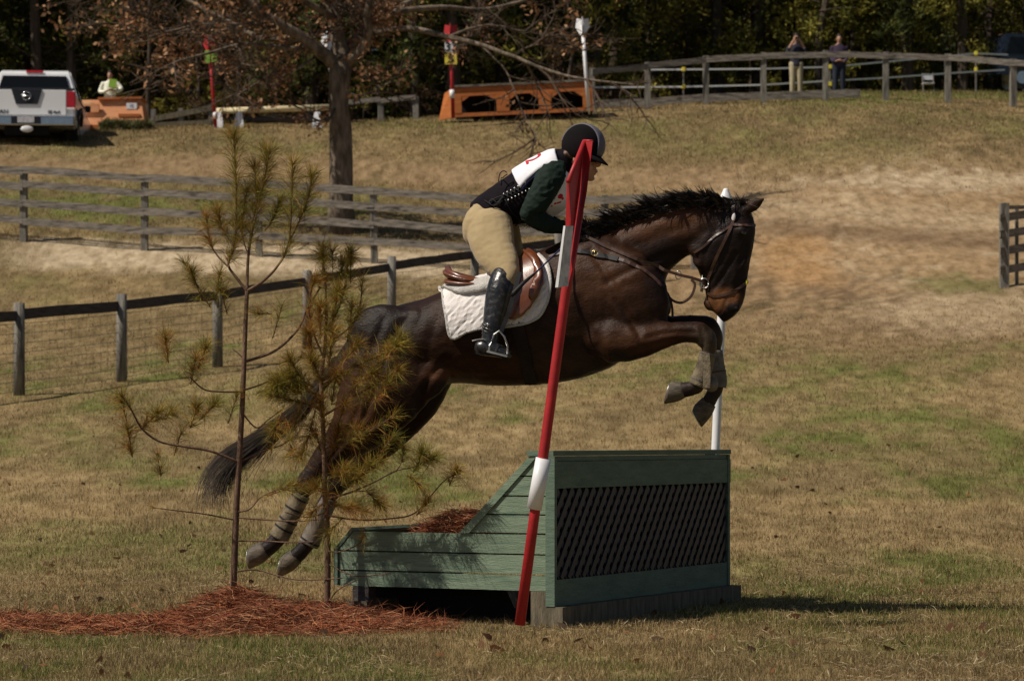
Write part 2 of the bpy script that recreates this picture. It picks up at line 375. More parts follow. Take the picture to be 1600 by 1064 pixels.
# ================================================================ SETTING: ground, grass
def pxs(x, y): return 800 + F * x / y, HY - F * (gzv(x, y) - CZ) / y
def ell(px, py, cx, cy, rx, ry, soft=.5):
    return 1 - sstep(1 - soft, 1 + soft, np.sqrt(((px-cx)/rx)**2 + ((py-cy)/ry)**2))
def ground_col(x, y):
    """returns colour (k,3) and bare-earth weight of the ground at world x, y"""
    px, py = pxs(x, np.maximum(y, 6))
    n = N1.f(x*.55, y*.28, 5); n2 = N2.f(x*.9+9, y*.45, 5); n3 = N2.f(x*3.6, y*1.2, 5)
    straw = np.array([.25,.18,.087]); green = np.array([.116,.123,.034]); dry = np.array([.145,.107,.050]); dirt = np.array([.25,.17,.092]); sand = np.array([.42,.335,.22]); rust = np.array([.31,.165,.065])
    c = straw[None] * np.ones((len(px), 1))
    def mixc(c, k, w): w = np.clip(w, 0, 1)[:, None]; return c*(1-w) + k[None]*w
    far = sstep(560, 380, py)
    c = mixc(c, dry, sstep(.42, .62, n2) * .6 + far * .45)
    c = c * (.72 + .62*n3)[:, None]
    gw = sstep(.46, .66, n) * (.62 - .30*far)
    gw = gw + .5*ell(px, py, 1250, 600, 170, 50) + .55*ell(px, py, 1380, 895, 260, 36) + .4*ell(px, py, 250, 860, 420, 40) + .3*ell(px, py, 200, 325, 480, 26) + .3*ell(px,py,350,620,300,35) + .25*ell(px,py,250,320,400,26) + .5*ell(px,py,1350,155,120,12)
    gw = gw * (.25 + 1.5*sstep(.3,.7,n3))
    c = mixc(c, green, gw)
    c = mixc(c, straw*1.25, .7*ell(px, py, 60, 795, 170, 14) + .4*ell(px, py, 1100, 830, 500, 20))
    e = (n3 - .5) * 40
    yc = 262 + sstep(350, 900, px)*18
    road = (1 - sstep(10, 26, np.abs(py + e*.35 - yc))) * (px < 1150) * .9
    strip = (1 - sstep(14, 30, np.abs(py + e*.5 - (395 + px*.025)))) * (1 - sstep(640, 820, px)) * sstep(-50, 120, px + e)
    area = ell(px + (py-365)*.8, py + e*1.4, 1420, 375, 430, 118, .4) * sstep(.15, .38, n3 + .25*n)
    area = np.maximum(area, .8*ell(px, py+e, 1420, 282, 260, 16))
    bare = np.clip(np.maximum(np.maximum(road, strip), area), 0, 1)
    c = mixc(c, np.array([.20,.135,.070]), .75*ell(px, py+e, 1370, 420, 470, 135, .4) + .35*ell(px, py+e, 900, 290, 500, 60))
    c = mixc(c, dirt, road*.85); c = mixc(c, sand, strip*.95); c = mixc(c, dirt*1.12, area*.9)
    n5 = N1.f(x*8, y*2.2, 4); c = mixc(c, dry*.75, np.clip(area + road, 0, 1)*sstep(.54, .72, n5)*(.25 + .6*sstep(.45,.65,n)))
    c = mixc(c, sand, .6*ell(px, py+e, 1450, 282, 220, 12) + area*.55*sstep(.52,.66,n3)*sstep(.4,.6,n5))
    c = mixc(c, rust, .3*ell(px+e*2, py+e, 1250, 410, 60, 42))
    c = mixc(c, dry*.6, .8*ell(px, py+e, 1230, 465, 190, 34)*sstep(.4,.6,n5) + .5*ell(px,py,1540,455,60,16))
    W = (px > 1080)*1.0; n6 = N3.f(x*2.2+5, y*1.1, 4)
    def band(x0, y0, x1, y1, h, soft=.6): 
        t = (px-x0)/(x1-x0); yy = y0 + (y1-y0)*t; return np.exp(-((py + e*.45 - yy)/h)**2)*sstep(-.08, .1, t)*(1-sstep(.92, 1.08, t))
    pale = np.array([.34,.255,.155]); brn = np.array([.15,.098,.055])
    c = mixc(c, pale, .75*band(1080, 312, 1620, 355, 20)*(.5+n6))
    c = mixc(c, brn, .85*band(1185, 352, 1620, 385, 13)*(.4+n6))
    c = mixc(c, pale, .6*band(1240, 392, 1420, 450, 7)); c = mixc(c, pale, .75*ell(px, py+e*.8, 1500, 490, 150, 36)*(.5+n6))
    c = mixc(c, brn, .9*band(1170, 448, 1420, 462, 16)*sstep(.42,.6,n5)); c = mixc(c, brn, .6*band(1300, 508, 1620, 530, 18)*sstep(.4,.65,n5))
    c = mixc(c, green*.9, .6*ell(px, py+e, 1500, 445, 70, 14)); c = mixc(c, brn, .6*ell(px, py, 1180, 190, 25, 10) + .35*band(1060, 210, 1600, 235, 12)*sstep(.45,.6,n5))
    c = mixc(c, np.array([.34,.19,.075]), .38*ell(px+e, py+e*.6, 1245, 405, 56, 38))
    c = mixc(c, np.array([.10,.065,.035]), sstep(78, 84, y + (x < 3)*3) * (1 - .0*x))  # leaf litter under the wood
    fade = sstep(84, 92, y)*(x > 6)
    c = mixc(c, green*1.1, .8*(x > 5)*sstep(77, 79, y)*(1-sstep(88, 92, y)))
    return c, bare
xs = np.concatenate([[-400, -200, -100, -60, -40, -28], np.arange(-20, 20.01, .22), [28, 40, 60, 100, 200, 400]])
ys = np.concatenate([[-60, -30, -10, 0, 4, 8], np.arange(10, 30, .2), np.arange(30, 92, .26), np.arange(92, 160, 3), [180, 220, 260, 319]])
Xg, Yg = np.meshgrid(xs, ys); xf, yf = Xg.ravel(), Yg.ravel(); zf = gzv(xf, yf)
nx, ny = len(xs), len(ys); idx = np.arange(nx*ny).reshape(ny, nx)
Fg = np.stack([idx[:-1,:-1], idx[:-1,1:], idx[1:,1:], idx[1:,:-1]], -1).reshape(-1, 4)
gc, gb = ground_col(xf, yf)
me = raw_mesh('ground', np.stack([xf, yf, zf], 1), Fg, gc, 4)
tag(part('ground', me, M['ground'], smooth=True), 'sloping pasture of dry grass, worn earth tracks and sandy ground', kind='structure')

def blades(n, d0, d1, hmin, hmax, wmul, name, bias=1.0, seed=3, fade=(998, 999)):
    rng = np.random.default_rng(seed)
    u = rng.random(n)
    D = d0 * (d1/d0) ** (u ** bias) if bias != 1 else d0 * (d1/d0) ** u
    X = (rng.random(n) - .5) * 2 * (.205 * D + .4)
    c, bare = ground_col(X, D); clump = N3.f(X*5, D*5, 2)
    keep = (rng.random(n) < (1-sstep(fade[0], fade[1], D) if fade[1] > fade[0] else sstep(fade[1], fade[0], D)))*(rng.random(n) > bare*.97) & (rng.random(n) < .35 + clump*1.1); X, D, c, clump = X[keep], D[keep], c[keep], clump[keep]; k = len(X)
    Z = gzv(X, D) - .004; h = rng.uniform(hmin, hmax, k) * (.55 + clump*.9) ; h = np.where(rng.random(k) < .02, h*1.8, h)
    a = rng.random(k)*6.283; lean = rng.uniform(.1, .9, k)*h; w_ = wmul * D * rng.uniform(.6, 1.3, k)
    P = np.stack([X, D, Z], 1); s = np.stack([np.cos(a), np.sin(a)*.5, 0*a], 1) * w_[:, None]
    b = rng.random(k)*6.283; mid = P + np.stack([np.cos(b)*lean*.35, np.sin(b)*lean*.35, h*.6], 1); tip = P + np.stack([np.cos(b)*lean, np.sin(b)*lean, h], 1)
    V = np.stack([P - s/2, P + s/2, mid + s*.35, mid - s*.35, tip], 1).reshape(-1, 3)
    q = np.arange(k)[:, None]*5; Fq = np.concatenate([q+[0,1,2], q+[0,2,3], q+[3,2,4]], 0)
    r = rng.random(k); straw = np.array([.40,.29,.145]); gr = np.array([.13,.155,.030]); br = np.array([.17,.10,.05])
    g = (c[:,1] / c[:,0] > .80)
    m_ = np.where((r < .30)[:,None], straw, np.where(((r < .62) & g)[:,None] | (r < .36)[:,None], gr, np.where((r > .88)[:,None], br, c*1.15)))
    m_ = m_ * rng.uniform(.55, 1.45, (k,1))
    return raw_mesh(name, V, Fq, np.repeat(m_, 5, 0))
tag(part('grass', blades(520000, 11.2, 30, .012, .042, .00024, 'grass', fade=(16, 30)), M['grass']), 'short dormant grass in the near field', kind='stuff')
rng = np.random.default_rng(8); n = 26000; D = 11.3*(22/11.3)**rng.random(n); X = (rng.random(n)-.5)*2*(.2*D+.3)
kp = rng.random(n) < .15 + 1.1*sstep(.4,.65,N1.f(X*2.2, D*1.1, 3)); X, D = X[kp], D[kp]; n = len(X)
d = rng.normal(0, 1, (n, 3)); d[:, 2] = np.abs(d[:, 2])*.35; d /= np.linalg.norm(d, axis=1)[:, None]
_s = [needles(np.stack([X, D, gzv(X, D)+.008], 1), d, 1, .075, .0035, [(.42,.33,.19),(.34,.25,.13),(.50,.41,.25),(.22,.14,.07)], .1, .1, rng)]
n = 260; D = rng.uniform(12, 32, n); X = (rng.random(n)-.5)*.4*D; d = rng.normal(0, 1, (n, 3)); d[:, 2] *= .3; d /= np.linalg.norm(d, axis=1)[:, None]
_s.append(needles(np.stack([X, D, gzv(X, D)+.02], 1), d, 1, .06, .035, [(.12,.06,.03),(.20,.09,.04),(.08,.05,.03)], .1, .0, rng))
tag(part('dry_straw', join_raw('dry_straw', _s), M['grass']), 'dead straw stems and fallen leaves lying in the grass', kind='stuff')
tag(part('grass', blades(260000, 18, 58, .02, .06, .0002, 'grass_mid', seed=4, fade=(28, 18)), M['grass']), 'thin dry grass on the rising slope', kind='stuff')
tag(part('grass', blades(150000, 56, 88, .03, .09, .00022, 'grass_far', seed=5), M['grass']), 'dull olive grass on the upper field', kind='stuff')
# ================================================================ GREEN JUMP
K = Vector((.229, 15.5, 0)); UL = Vector((-.891, .455, 0)); UR = Vector((.455, .891, 0)); UZ = Vector((0, 0, 1)); NL = -UR; NR = -UL
# local frame: s along the long front (UR), t leftwards (UL)
def J(s, t, z): return K + UR * s + UL * t + UZ * z
LEN = 2.64
jump = thing('cross_country_jump', 'green painted bench-shaped wooden jump with dark lattice panel that the horse is clearing', 'jump', K)
def jp(name, bm, m, label=None): return part(name, bm, m, jump, world=True, label=label)
def prism(bm, poly, a, b, f):
    """poly of (t,z) swept between s=a and s=b"""
    A = [bm.verts.new(f(a, t, z)) for t, z in poly]; B = [bm.verts.new(f(b, t, z)) for t, z in poly]; n = len(poly)
    bm.faces.new(A); bm.faces.new(B[::-1])
    for i in range(n): bm.faces.new((A[i], B[i], B[(i+1) % n], A[(i+1) % n]))
    bmesh.ops.recalc_face_normals(bm, faces=bm.faces); return bm
def clip_x(z):   # left limit of the seat-and-back outline at height z
    return 1.43 if z < .54 else .573 - (.573 - .12) * (z - .54) / (1.0 - .54)
edges = [.207, .300, .403, .505, .54, .615, .715, .822, .925, .985]
bands = [(.207,.295),(.304,.412),(.421,.532),(.541,.643),(.651,.751),(.759,.866),(.874,.985)]
for s0, s1 in ((0, .03), (LEN - .03, LEN)):
    bm = bmesh.new()
    for z0, z1 in bands:
        if z0 < .537:
            tl = 1.425
            poly = [(0.03, z0), (tl, z0), (tl, z1), (0.03, z1)]
            if z1 > .5: poly = [(0.03, z0), (tl, z0), (tl - .10, z1), (0.03, z1)]
            prism(bm, poly, s0, s1, J)
        else: prism(bm, [(0.03, z0), (clip_x(z0) - .02, z0), (clip_x(z1) - .02, z1), (0.03, z1)], s0, s1, J)
    jp('side_panel', bm, M['green'])
for s0, s1 in ((-.012, .05), (LEN - .05, LEN + .012)):   # sloping trim
    bm = bmesh.new(); prism(bm, [(.085, .99), (.135, .99), (.60, .535), (.535, .535)], s0, s1, J)
    jp('slope_trim', bm, M['green'])
bm = bmesh.new(); prism(bm, [(.10, .985), (.13, .985), (.585, .54), (.555, .54)], .05, LEN - .05, J); jp('back_board', bm, M['green'])
bm = bmesh.new(); prism(bm, [(-.02, .988), (.15, .988), (.15, 1.018), (-.02, 1.018)], -.02, LEN + .02, J); jp('top_board', bm, M['greendk'])
bm = bmesh.new()
prism(bm, [(1.325, .538), (1.43, .43), (1.445, .44), (1.34, .555)], .0, LEN, J)
prism(bm, [(1.427, .21), (1.427, .43), (1.452, .43), (1.452, .21)], -.015, LEN, J); jp('end_board', bm, M['greendk'])
bm = bmesh.new(); prism(bm, [(.6, .40), (1.40, .40), (1.40, .42), (.6, .42)], .04, LEN - .04, J); jp('tray', bm, M['darkwood'])
bm = bmesh.new(); prism(bm, [(-.025, .80), (0, .80), (0, .955), (-.025, .955)], 0, LEN, J); prism(bm, [(-.018, .957), (0, .957), (0, .986), (-.018, .986)], 0, LEN, J); jp('upper_board', bm, M['greendk'])
bm = bmesh.new(); prism(bm, [(-.022, .12), (0, .12), (0, .272), (-.022, .272)], .0, LEN, J); jp('lower_board', bm, M['greendk'])
for s in (-.004, LEN - .034): bm = bmesh.new(); prism(bm, [(-.03, .12), (.028, .12), (.028, .985), (-.03, .985)], s - .02, s + .012, J); jp('corner_post', bm, M['greendk'])
bm = bmesh.new(); prism(bm, [(.02, .12), (.05, .12), (.05, .98), (.02, .98)], .04, LEN - .04, J); jp('interior_shade_sheet', bm, M['black'])  # black sheet standing for the shade inside, behind the lattice
bm = bmesh.new()   # diagonal lattice between the boards
z0, z1, sp, hw = .275, .797, .098, .020
for sgn, dt in ((-1, -.006), (1, -.014)):
    k = -12
    while k * sp < LEN + .6:
        sb = k * sp
        pts = []
        for z in (z0, z1): pts.append((sb + sgn * (z - z0) * .85, z))
        (a, za), (b, zb) = pts
        lo, hi = .02, LEN - .02
        def cut(q): # clip in s
            return q
        if not (max(a, b) < lo or min(a, b) > hi):
            def at(s): return za + (zb - za) * (s - a) / (b - a)
            A, B = (a, za), (b, zb)
            if A[0] < lo: A = (lo, at(lo))
            if A[0] > hi: A = (hi, at(hi))
            if B[0] < lo: B = (lo, at(lo))
            if B[0] > hi: B = (hi, at(hi))
            if abs(A[0] - B[0]) > .01: beam(bm, J(A[0], dt, A[1]), J(B[0], dt, B[1]), .007, .040, up=UL.cross(Vector(J(B[0],0,B[1])-J(A[0],0,A[1])).normalized()).normalized() if True else UZ)
        k += 1
jp('lattice', bm, M['lattice'])
bm = bmesh.new(); box(bm, (1.30, -.02, .275), (1.37, 0, .797), Matrix((UR, -NR*-1, UZ)).transposed().to_4x4() if False else Matrix.Translation(K) @ Matrix((UR, NR, UZ)).transposed().to_4x4())
jp('lattice_divider', bm, M['black'])
for s0, s1, t0, t1 in ((-.02, LEN + .05, -.08, .03), (-.02, LEN, 1.22, 1.36)):
    bm = bmesh.new(); prism(bm, [(t0, -.05), (t1, -.05), (t1, .118), (t0, .118)], s0, s1, J); jp('base_sleeper', bm, M['rawwood'])
bm = bmesh.new(); prism(bm, [(.02, -.03), (.13, -.03), (.13, .205), (.02, .205)], -.01, .09, J); jp('foot_block', bm, M['rawwood'])
bm = bmesh.new(); prism(bm, [(1.22, -.03), (1.33, -.03), (1.33, .205), (1.22, .205)], .0, .09, J); jp('foot_block', bm, M['darkwood'])
bm = bmesh.new(); prism(bm, [(.04, .0), (1.40, .0), (1.40, .2), (.04, .2)], .35, .38, J); jp('cross_board', bm, M['black'])

def straw_pile(name, label, spots, n, L, seed, hgt):
    rng = np.random.default_rng(seed); P = []; 
    for (c, rx, ry, m) in spots:
        r = np.sqrt(rng.random(m)); a = rng.random(m)*6.283
        x = c[0] + rx*r*np.cos(a); y = c[1] + ry*r*np.sin(a); z = c[2] + hgt*(1-r**2)*rng.random(m)**.5
        P.append(np.stack([x, y, z], 1))
    P = np.concatenate(P); d = rng.normal(0, 1, P.shape); d[:, 2] *= .16; d /= np.linalg.norm(d, axis=1)[:, None]
    v, f, c = needles(P, d, 1, L, .0035, [(.42,.13,.05),(.30,.085,.035),(.52,.20,.08),(.24,.07,.03),(.55,.28,.13)], .12, .15, rng)
    return tag(part(name, join_raw(name, [(v, f, c)]), M['straw']), label, kind='stuff')
cj = J(1.3, .95, .42)
straw_pile('pine_straw', 'heap of red-brown pine straw filling the seat of the green jump', [((*J(.75, .95, .40),), .40, .50, 6500), ((*J(1.7, 1.0, .40),), .5, .6, 4500)], 1, .16, 11, .27)
# bed of pine straw at the foot of the pines
rng = np.random.default_rng(5); n = 60000
px = rng.uniform(-40, 870, n); t = rng.random(n)
top = 966 - 32*np.exp(-((px-350)/45)**2) - 10*np.exp(-((px-520)/60)**2) + 6*np.sin(px/60)
bot = 1000 + 8*np.sin(px/90) - 22*sstep(560, 860, px); bot = np.where(px > 860, top, bot)
keep = rng.random(n) < 1 - sstep(620, 880, px)*.9
def bed_h(x, y): 
    return .16*np.exp(-((x+1.66)/.24)**2 - ((y-15.9)/.75)**2) + .06*np.exp(-((x+1.12)/.35)**2 - ((y-15.9)/.7)**2) + .030*(1-sstep(.5,1.0,np.abs((y-15.55+.12*np.sin(x*2.3))/.85)))*(1-sstep(-1.0,-.15,x))
ypx = 962 + (bot - 962)*t; D = CZ*F/(ypx - HY); x = (px-800)/F*D; e = (N1.f(x*3, D*3, 3)-.5)
D = D + e*.5
keep &= (bed_h(x, D)*rng.uniform(.4, 1.6, len(x)) > .006)
x, D = x[keep], D[keep]; z = gzv(x, D) + bed_h(x, D)*rng.uniform(.55, 1.15, len(x)) + .004
d = rng.normal(0, 1, (len(x), 3)); d[:, 2] *= .13; d /= np.linalg.norm(d, axis=1)[:, None]
v, f, c = needles(np.stack([x, D, z], 1), d, 1, .17, .0032, [(.44,.14,.055),(.32,.09,.035),(.52,.20,.08),(.22,.065,.03),(.58,.30,.15)], .12, .12, rng)
vx = np.arange(-3.6, .5, .06); vy = np.arange(13.9, 17.1, .06); XX, YY = np.meshgrid(vx, vy); hh = bed_h(XX.ravel(), YY.ravel())
ZZ = gzv(XX.ravel(), YY.ravel()) + np.where(hh > .03, hh*.8, -.04); iy = np.arange(XX.size).reshape(XX.shape)
fm = np.stack([iy[:-1,:-1], iy[:-1,1:], iy[1:,1:]], -1).reshape(-1,3); fm2 = np.stack([iy[:-1,:-1], iy[1:,1:], iy[1:,:-1]], -1).reshape(-1,3)
mv = np.stack([XX.ravel(), YY.ravel(), ZZ], 1)
tag(part('pine_straw', join_raw('pine_straw', [(v, f, c), (mv, np.concatenate([fm, fm2]), np.tile([.24,.085,.04], (len(mv),1)))]), M['straw']), 'long bed of red-brown pine straw mulch at the foot of the young pines', kind='stuff')

# ================================================================ FLAG POLES AT THE JUMP
rp = thing('flag_pole', 'red pole leaning across the green jump with long red flag and white sleeve', 'flag pole', PT(812, 975, 15.3), group='flag poles marking the jumps')
pb, pm1, pm2, ptp = PT(812, 976, 15.3), PT(837, 790, 15.28), PT(849, 712, 15.26), PT(917, 226, 15.2)
bm = bmesh.new(); tube(bm, [pb, pm1, pm2, PT(885, 450, 15.22), PT(905, 330, 15.2)], [.031, .03, .03, .029, .027], 14); part('pole', bm, M['red'], rp, world=True, smooth=True)
bm = bmesh.new(); tube(bm, [PT(834.5, 795, 15.28), PT(849, 716, 15.262)], .044, 18); part('sleeve', bm, M['white'], rp, world=True, smooth=True)
for q in ((845, 733), (838, 775)):
    bm = bmesh.new(); blob(bm, PT(*q, 15.28) + Vector((0, -.043, 0)), .005, .004, .005, frame=(Vector((1,0,0)), Vector((0,1,0)), UZ)); part('screw', bm, M['wire'], rp, world=True)
bm = bmesh.new()   # long folded flag: an open wedge with a narrow lit front board
def quad_slab(bm, q, th, nrm):
    n_ = nrm.normalized() * th; A = [bm.verts.new(p) for p in q]; B = [bm.verts.new(p + n_) for p in q]; k = len(q)
    bm.faces.new(A[::-1]); bm.faces.new(B)
    for i in range(k): bm.faces.new((A[i], A[(i+1)%k], B[(i+1)%k], B[i]))
    bmesh.ops.recalc_face_normals(bm, faces=bm.faces)
a1, a2 = PT(913, 221, 15.16), PT(926, 221, 15.12); b1 = PT(888, 284, 14.90); c1, c2 = PT(877, 474, 15.17), PT(886, 452, 15.17)
quad_slab(bm, [a1, a2, PT(917, 300, 15.10), PT(897, 410, 15.12), c2, PT(889, 410, 15.15), PT(906, 300, 15.16)], .012, Vector((0, 1, 0)))
part('flag', bm, M['red'], rp, world=True)
bm = bmesh.new(); quad_slab(bm, [a1 + Vector((0,-.004,0)), b1, PT(892, 345, 14.94), PT(883, 440, 15.08), PT(891, 400, 15.13), PT(906, 300, 15.145)], .010, Vector((-.8, .6, 0)))
part('flag', bm, M['red'], rp, world=True)
bm = bmesh.new(); tube(bm, [a1 + Vector((0,.01,.002)), b1], [.012, .014], 8); tube(bm, [a1+Vector((-.004,.01,.004)), a2+Vector((0,.01,.002))], .008, 8); part('flag_edge', bm, M['red'], rp, world=True, smooth=True)
bm = bmesh.new(); quad_slab(bm, [PT(882, 353, 14.84), PT(896, 353, 14.92), PT(888, 447, 14.92), PT(868, 450, 14.84)], .006, Vector((0, 1, 0))); part('number_plate', bm, M['plate'], rp, world=True)
bm = bmesh.new(); quad_slab(bm, [PT(880.5, 353, 14.835), PT(883.5, 353, 14.83), PT(872, 449, 14.83), PT(867.5, 449, 14.835)], .004, Vector((0, 1, 0))); part('lit_plate_edge', bm, M['white'], rp, world=True)  # white strip paints the lit edge; the grey plate face holds the shade
wp = thing('flag_pole', 'white pole standing behind the lattice end of the green jump, under the horse\'s muzzle', 'flag pole', PT(1109, 946, 18.05), group='flag poles marking the jumps')
bm = bmesh.new(); tube(bm, [PT(1105, 948, 18.05), PT(1118, 700, 18.1), PT(1127, 500, 18.15), PT(1136, 325, 18.2)], .029, 14); part('pole', bm, M['white'], wp, world=True, smooth=True)
bm = bmesh.new(); loft(bm, [(PT(1134, 335, 18.2), Vector((.065,0,0)), Vector((0,.05,0))), (PT(1134, 312, 18.2), Vector((.045,0,0)), Vector((0,.04,0))), (PT(1134, 298, 18.2), Vector((.02,0,0)), Vector((0,.02,0)))], 12); part('flag', bm, M['white'], wp, world=True, smooth=True)

# ================================================================ HORSE
def horse_mat():
    m = mat('horse_coat', (.70,.70,.70), (1.25,1.2,1.15), scale=9, rough=.43, bump=.3, bscale=45, attr=True, spec=.13, stretch=(1,1,1.8), detail=8)
    return m
M['coat'] = horse_mat()
M['hoof'] = mat('hoof', (.055,.045,.035), (.16,.125,.09), scale=14, rough=.6, bump=.3, stretch=(1,1,3), spec=.3)
M['boot_tan'] = mat('leg_boot_tan', (.10,.078,.048), (.23,.185,.12), scale=16, rough=.8, bump=.4, c3=(.06,.05,.035), s3=12)
M['boot_grey'] = mat('leg_boot_grey', (.11,.095,.078), (.21,.18,.15), scale=14, rough=.75, bump=.3, c3=(.07,.06,.05), s3=10)
M['leather'] = mat('saddle_leather', (.105,.030,.011), (.17,.050,.018), scale=7, rough=.3, spec=.6, bump=.08, coat=.3)
M['strapbrown'] = mat('brown_strap', (.035,.016,.010), (.085,.04,.025), scale=15, rough=.42, spec=.5)
M['strapblack'] = mat('black_leather', (.008,.008,.009), (.018,.018,.02), scale=15, rough=.6, spec=.25)
M['girth'] = mat('girth_web', (.016,.010,.008), (.026,.016,.012), rough=.8, spec=.15)
M['steel'] = mat('steel', (.40,.39,.38), (.6,.6,.6), rough=.35, metal=1)
M['brass'] = mat('brass', (.55,.42,.18), (.65,.5,.22), rough=.3, metal=1)
M['eye'] = mat('eye', (.006,.005,.005), rough=.08, spec=.8)
hz = HP(840, 600)
horse = thing('horse', 'dark bay horse in mid-leap over the green jump carrying the rider', 'horse', (hz.x, hz.y, hz.z))
bm = bmesh.new()
loft(bm, [hsec((1026,440),(1031,496),.11), hsec((1008,395),(1014,530),.20), hsec((978,368),(978,560),.25), hsec((930,360),(930,584),.265),
          hsec((880,376),(880,597),.29), hsec((820,402),(825,602),.31), hsec((765,425),(768,603),.30), hsec((712,447),(716,599),.285),
          hsec((665,466),(668,606),.27), hsec((622,478),(630,625),.27), hsec((582,496),(592,640),.25), hsec((553,528),(565,635),.20), hsec((538,560),(550,612),.12)], 28, 5)
# neck
loft(bm, [hsec((915,372),(985,540),.19), hsec((945,358),(1030,480),.15), hsec((985,342),(1042,432),.115), hsec((1030,326),(1060,411),.095),
          hsec((1070,317),(1080,398),.085), hsec((1110,315),(1092,398),.082), hsec((1143,322),(1100,392),.075)], 22, 5)
# head
loft(bm, [hsec((1166,319),(1112,345),.062), hsec((1176,336),(1090,375),.085), hsec((1181,356),(1084,396),.098), hsec((1178,383),(1088,416),.088),
          hsec((1173,408),(1094,434),.070), hsec((1169,434),(1100,450),.058), hsec((1166,458),(1103,466),.054), hsec((1160,478),(1110,481),.056), hsec((1149,493),(1120,493),.042), hsec((1138,501),(1126,500),.02)], 22, 5)
for s in (1, -1):
    blob(bm, HP(1106, 390, s*.055), .115, .04, .135, .2)            # cheek
    blob(bm, HP(1160, 360, s*.078), .035, .03, .028)                 # brow
    blob(bm, HP(1148, 480, s*.042), .042, .022, .032, .5)            # nostril wing
    loft(bm, [(HP(1166,405,s*.045), HH*.012, HN*.02), (HP(1140,445,s*.05), HH*.01, HN*.014)], 10, 3)
blob(bm, HP(1108, 476, 0), .035, .035, .045, -.5)                    # chin
# ears
for s in (1, -1):
    e0, e1, e2 = HP(1168, 328, s*.045), HP(1181, 320, s*.062), HP(1195, 309.5, s*.07)
    t = (e2 - e0).normalized(); a = t.cross(HN).normalized()
    loft(bm, [(e0, a*.026, HN*.022), (e0.lerp(e2,.35), a*.043, HN*.02), (e0.lerp(e2,.7), a*.031, HN*.014), (e2, a*.006, HN*.005)], 12, 4)
# shoulders, forearms
blob(bm, HP(982, 465, .16), .25, .11, .31, -.35); blob(bm, HP(982, 465, -.16), .25, .11, .31, -.35)
blob(bm, HP(955, 525, .16), .22, .11, .15, .2); blob(bm, HP(960, 520, -.16), .22, .11, .15, .2)
blob(bm, HP(1012, 470, .09), .09, .10, .17, -.1); blob(bm, HP(1012, 470, -.09), .09, .10, .17, -.1)
loft(bm, limb([(955,530,.15,.11,.18), (985,533,.125,.10,.19), (1012,530,.100,.085,.19), (1042,523,.078,.068,.19), (1068,519,.063,.06,.18), (1092,520,.068,.062,.18), (1104,530,.066,.058,.18), (1108,545,.046,.045,.18),
     (1103,566,.036,.034,.18), (1095,588,.036,.034,.18), (1089,603,.050,.046,.18), (1078,608,.046,.042,.18), (1067,609,.050,.046,.18)]), 16, 4)
loft(bm, limb([(960,530,.15,.11,-.16), (1000,522,.11,.09,-.17), (1045,513,.075,.065,-.17), (1080,507,.06,.058,-.17), (1108,510,.062,.058,-.17), (1118,527,.05,.05,-.17),
     (1117,545,.042,.04,-.17), (1118,568,.036,.034,-.17), (1121,590,.040,.036,-.17), (1119,605,.050,.044,-.17), (1112,620,.046,.042,-.17), (1107,629,.050,.046,-.17)]), 16, 4)
# hindquarters
for s in (1, -1):
    dx, dy = (0, 0) if s > 0 else (22, 14)
    blob(bm, HP(615+dx*.3, 545, s*.14), .33, .13, .26, .6)
    blob(bm, HP(668, 585, s*.17), .14, .08, .17, .5)
    blob(bm, HP(655, 505, s*.155), .16, .09, .09, .2)
loft(bm, limb([(620,560,.31,.15,.13), (598,607,.285,.15,.15), (568,655,.215,.12,.16), (541,688,.145,.095,.16), (516,712,.108,.075,.16), (497,733,.084,.06,.16), (478,757,.068,.05,.16), (466,778,.050,.042,.16),
     (454,803,.044,.038,.16), (443,826,.044,.038,.16), (434,842,.052,.046,.16), (423,853,.050,.044,.16), (414,860,.054,.048,.16)]), 20, 4)
loft(bm, limb([(650,560,.28,.14,-.12), (632,618,.235,.14,-.15), (606,658,.19,.12,-.16), (580,694,.145,.095,-.16), (556,722,.11,.075,-.16), (534,747,.085,.06,-.16), (518,768,.062,.048,-.16), (508,790,.050,.042,-.16),
     (499,812,.046,.04,-.16), (489,834,.044,.04,-.16), (481,849,.050,.045,-.16), (470,862,.050,.044,-.16), (461,870,.052,.046,-.16)]), 20, 4)
loft(bm, limb([(560,535,.07,.07,0), (545,550,.055,.055,0), (525,575,.04,.04,0), (505,605,.025,.025,0)]), 12, 3)   # dock
crest0 = np.array([(915,364),(945,350),(985,335),(1030,319),(1070,310),(1110,309),(1165,316)], float)
hme = fuse(bm, 'body', .0125, 9, .6)
hv = vco(hme)
_nn = np.empty(len(hme.vertices)*3, np.float32); hme.vertices.foreach_get('normal', _nn); _nn = _nn.reshape(-1, 3)
_hx = 800 + F*hv[:,0]/hv[:,1]; _hy = HY - F*(hv[:,2]-CZ)/hv[:,1]; _lat = (hv[:,0]-HP0.x)*HN.x + (hv[:,1]-HP0.y)*HN.y
def _seg(P, w, d):
    P = crom(P, 4) if len(P) > 2 else np.array(P, float); best = np.full(len(_hx), 1e9)
    for a, b in zip(P[:-1], P[1:]):
        ab = b-a; t = np.clip(((_hx-a[0])*ab[0] + (_hy-a[1])*ab[1])/(ab@ab), 0, 1); best = np.minimum(best, np.hypot(_hx-a[0]-t*ab[0], _hy-a[1]-t*ab[1]))
    return -d*np.exp(-(best/w)**2) + d*.45*np.exp(-((best-2.2*w)/(1.3*w))**2)
disp = .004*(N1.f(_hx/26, _hy/17, 3)-.5)*2 + .0016*(N2.f(_hx/7, _hy/9, 3)-.5)*2
